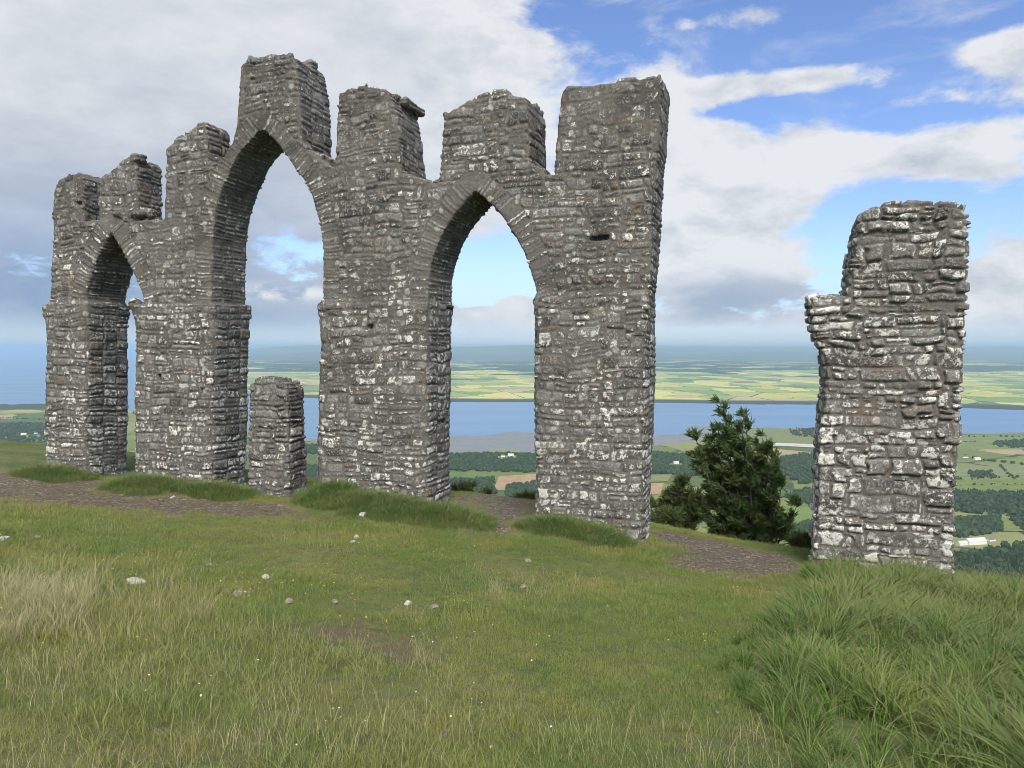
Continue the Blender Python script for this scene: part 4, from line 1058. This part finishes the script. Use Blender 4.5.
wood([(992, 444), (1030, 441), (1090, 441), (1090, 452), (1026, 450), (1000, 449)], 15, 8, 14, 0.2, 508, 'shore wood near the water')
hedgerow([(940, 437.5), (985, 438), (1040, 438), (1100, 439)], 16, 6, 10, 509, 'trees along the near shore')
hedgerow([(930, 445), (975, 443), (1000, 446), (1060, 445)], 15, 4, 8, 531, 'hedge across the shore fields')
hedgerow([(955, 488), (1000, 486), (1060, 488)], 15, 4, 8, 532, 'hedge in front of the broad dark wood')
hedgerow([(1000, 467), (1006, 474), (1015, 481)], 8, 4, 8, 533, 'short hedge between the pale fields')
# between the ruin and the lone pillar
wood([(620, 460), (650, 455), (697, 457), (720, 466), (700, 478), (652, 475), (620, 474)], 10, 9, 15, 0.3, 511, 'wood beyond the olive bush')
wood([(780, 460), (800, 456), (850, 458), (850, 485), (800, 486), (782, 476)], 10, 9, 15, 0.4, 512, 'wood left of the lone pillar')
wood([(785, 498), (812, 492), (850, 492), (850, 512), (815, 512)], 9.5, 9, 15, 0.3, 513, 'wood below the pale field by the pillar')
wood([(788, 530), (830, 522), (850, 545), (795, 560)], 8, 9, 16, 0.6, 514, 'dark wood low beside the conifer')
wood([(790, 431), (822, 429), (830, 438), (795, 438)], 18, 8, 14, 0.3, 515, 'shore wood left of the pillar')
# through the right arch
wood([(425, 462), (452, 456), (500, 455), (560, 457), (570, 475), (520, 474), (452, 472), (425, 474)], 10, 9, 15, 0.35, 516, 'broad wood seen through the right arch')
wood([(425, 486), (455, 482), (492, 481), (496, 496), (425, 500)], 8.5, 9, 15, 0.35, 517, 'wood in front of the tan field')
wood([(506, 489), (530, 485), (570, 484), (570, 500), (510, 500)], 8.5, 9, 15, 0.3, 518, 'wood right of the tan field')
hedgerow([(430, 455), (480, 455), (540, 455.5)], 12, 6, 11, 519, 'trees along the mudflats')
# far left and through the tall arch
wood([(-140, 431), (-40, 427), (20, 424), (50, 425), (90, 432), (90, 446), (-140, 448)], 15, 8, 14, 0.3, 520, 'wood on the coastal land at far left', 3000)
hedgerow([(-100, 418), (0, 419), (60, 421)], 14, 6, 11, 521, 'coastal hedge at far left')
wood([(290, 446), (330, 447), (335, 456), (290, 455)], 11, 8, 14, 0.3, 522, 'wood seen through the tall arch')
wood([(280, 470), (330, 466), (335, 485), (285, 490)], 9, 8, 14, 0.3, 523, 'lower wood seen through the tall arch')

def field(pts, c, name='field', lift=6.2):
    m, t = mat('field soil'); pos = t.n('ShaderNodeNewGeometry').outputs['Position']
    n = t.noise(t.scale(pos, (1 / 40, 1 / 40, 0)), 1.0, 5, 0.65)
    principled(t, t.mix(t.ss(n, 0.3, 0.7), tuple(v * 0.85 for v in c), tuple(v * 1.12 for v in c)), 0.95, None, 0.05)
    P = [pl(*p) for p in pts]; me = bpy.data.meshes.new(name); me.from_pydata([(x, y, PLAIN + lift) for x, y in P], [], [list(range(len(P)))]); me.update()
    tag(obj(name, me, m), kind='structure')
field([(499, 478), (545, 475), (550, 491), (506, 492), (493, 492)], (0.36, 0.25, 0.15))
field([(440, 474), (489, 474), (490, 482), (440, 484)], (0.130, 0.179, 0.060), lift=6.4)
field([(630, 485), (664, 485), (660, 496), (630, 498)], (0.360, 0.250, 0.150), lift=6.3)
field([(640, 477), (672, 476), (668, 483), (640, 484)], (0.208, 0.210, 0.090), lift=6.1)
field([(930, 467), (1100, 469), (1100, 477), (930, 478)], (0.195, 0.215, 0.100), lift=6.0)
field([(930, 482), (1100, 480), (1100, 493), (930, 493)], (0.156, 0.194, 0.055), lift=6.5)
field([(950, 517), (1100, 525), (1100, 533), (1002, 534), (950, 520)], (0.169, 0.210, 0.065), lift=6.6)
field([(785, 500), (850, 503), (850, 524), (790, 524)], (0.156, 0.210, 0.060), lift=6.05)
field([(750, 429), (790, 430), (840, 440), (840, 451), (745, 445)], (0.182, 0.205, 0.085), lift=6.25)
field([(770, 444), (850, 447), (850, 450), (770, 447)], (0.520, 0.500, 0.460), lift=6.7)
field([(930, 436), (1100, 438), (1100, 451), (930, 450)], (0.169, 0.210, 0.075), lift=6.15)

M_WALLW, t = mat('white render'); principled(t, (0.72, 0.70, 0.66), 0.8)
M_ROOF, t = mat('slate roof'); principled(t, (0.16, 0.16, 0.17), 0.7)
M_SHED, t = mat('pale sheet roof'); principled(t, (0.52, 0.53, 0.55), 0.5)
def house(px, py, L_, W_, H_, rot, roofm, label, cat='house', group=None):
    x, y = pl(px, py); z = gz(x, y); root = empty('farm_shed' if cat == 'shed' else 'house', (x, y, z)); root.rotation_euler = (0, 0, rot)
    tag(root, label, cat, group)
    a, b_ = L_ / 2, W_ / 2
    V = [(-a, -b_, 0), (a, -b_, 0), (a, b_, 0), (-a, b_, 0), (-a, -b_, H_), (a, -b_, H_), (a, b_, H_), (-a, b_, H_), (-a, 0, H_ + W_ * 0.38), (a, 0, H_ + W_ * 0.38)]
    me = bpy.data.meshes.new('wall'); me.from_pydata(V, [], [(0, 1, 5, 4), (2, 3, 7, 6), (1, 2, 6, 9, 5), (3, 0, 4, 8, 7)]); obj('wall', me, M_WALLW, root)
    e = 0.4; k = W_ * 0.38
    V = [(-a - e, -b_ - e, H_ - 0.2), (a + e, -b_ - e, H_ - 0.2), (a + e, 0, H_ + k + 0.1), (-a - e, 0, H_ + k + 0.1), (a + e, b_ + e, H_ - 0.2), (-a - e, b_ + e, H_ - 0.2)]
    me = bpy.data.meshes.new('roof'); me.from_pydata(V, [], [(0, 1, 2, 3), (3, 2, 4, 5)]); obj('roof', me, roofm, root)
house(975, 546, 46, 18, 7, 0.2, M_SHED, 'long white shed, largest below the lone pillar\'s right side', 'shed', 'white sheds by the wood')
house(962, 547, 22, 12, 4.5, 0.2, M_SHED, 'short white shed left of the long one by the conifer wood', 'shed', 'white sheds by the wood')
house(991, 543, 18, 10, 4, 0.3, M_ROOF, 'small slate roofed shed right of the long white one', 'shed', 'white sheds by the wood')
house(503, 458, 16, 9, 6, 0.1, M_ROOF, 'white house on the wood\'s edge, left of two through the right arch', 'house', 'white houses through the right arch')
house(511, 457, 24, 11, 6, -0.2, M_SHED, 'pale roofed house on the wood\'s edge, right of two through the right arch', 'house', 'white houses through the right arch')
house(676, 465, 20, 10, 6, 0.3, M_SHED, 'white house in the wood behind the olive bush', 'house')
house(24, 436, 26, 12, 6, 0.1, M_SHED, 'white coastal shed, larger of two at far left', 'shed', 'coastal sheds at far left')
house(36, 435, 14, 9, 6, -0.1, M_ROOF, 'slate roofed coastal house beside the larger shed at far left', 'house', 'coastal sheds at far left')
house(977, 461, 26, 11, 5, 0.2, M_SHED, 'pale roofed farm shed in the line of trees by the shore', 'shed')
house(965, 459, 20, 11, 5, -0.1, M_ROOF, 'slate roofed farmhouse in the line of trees by the shore', 'house')
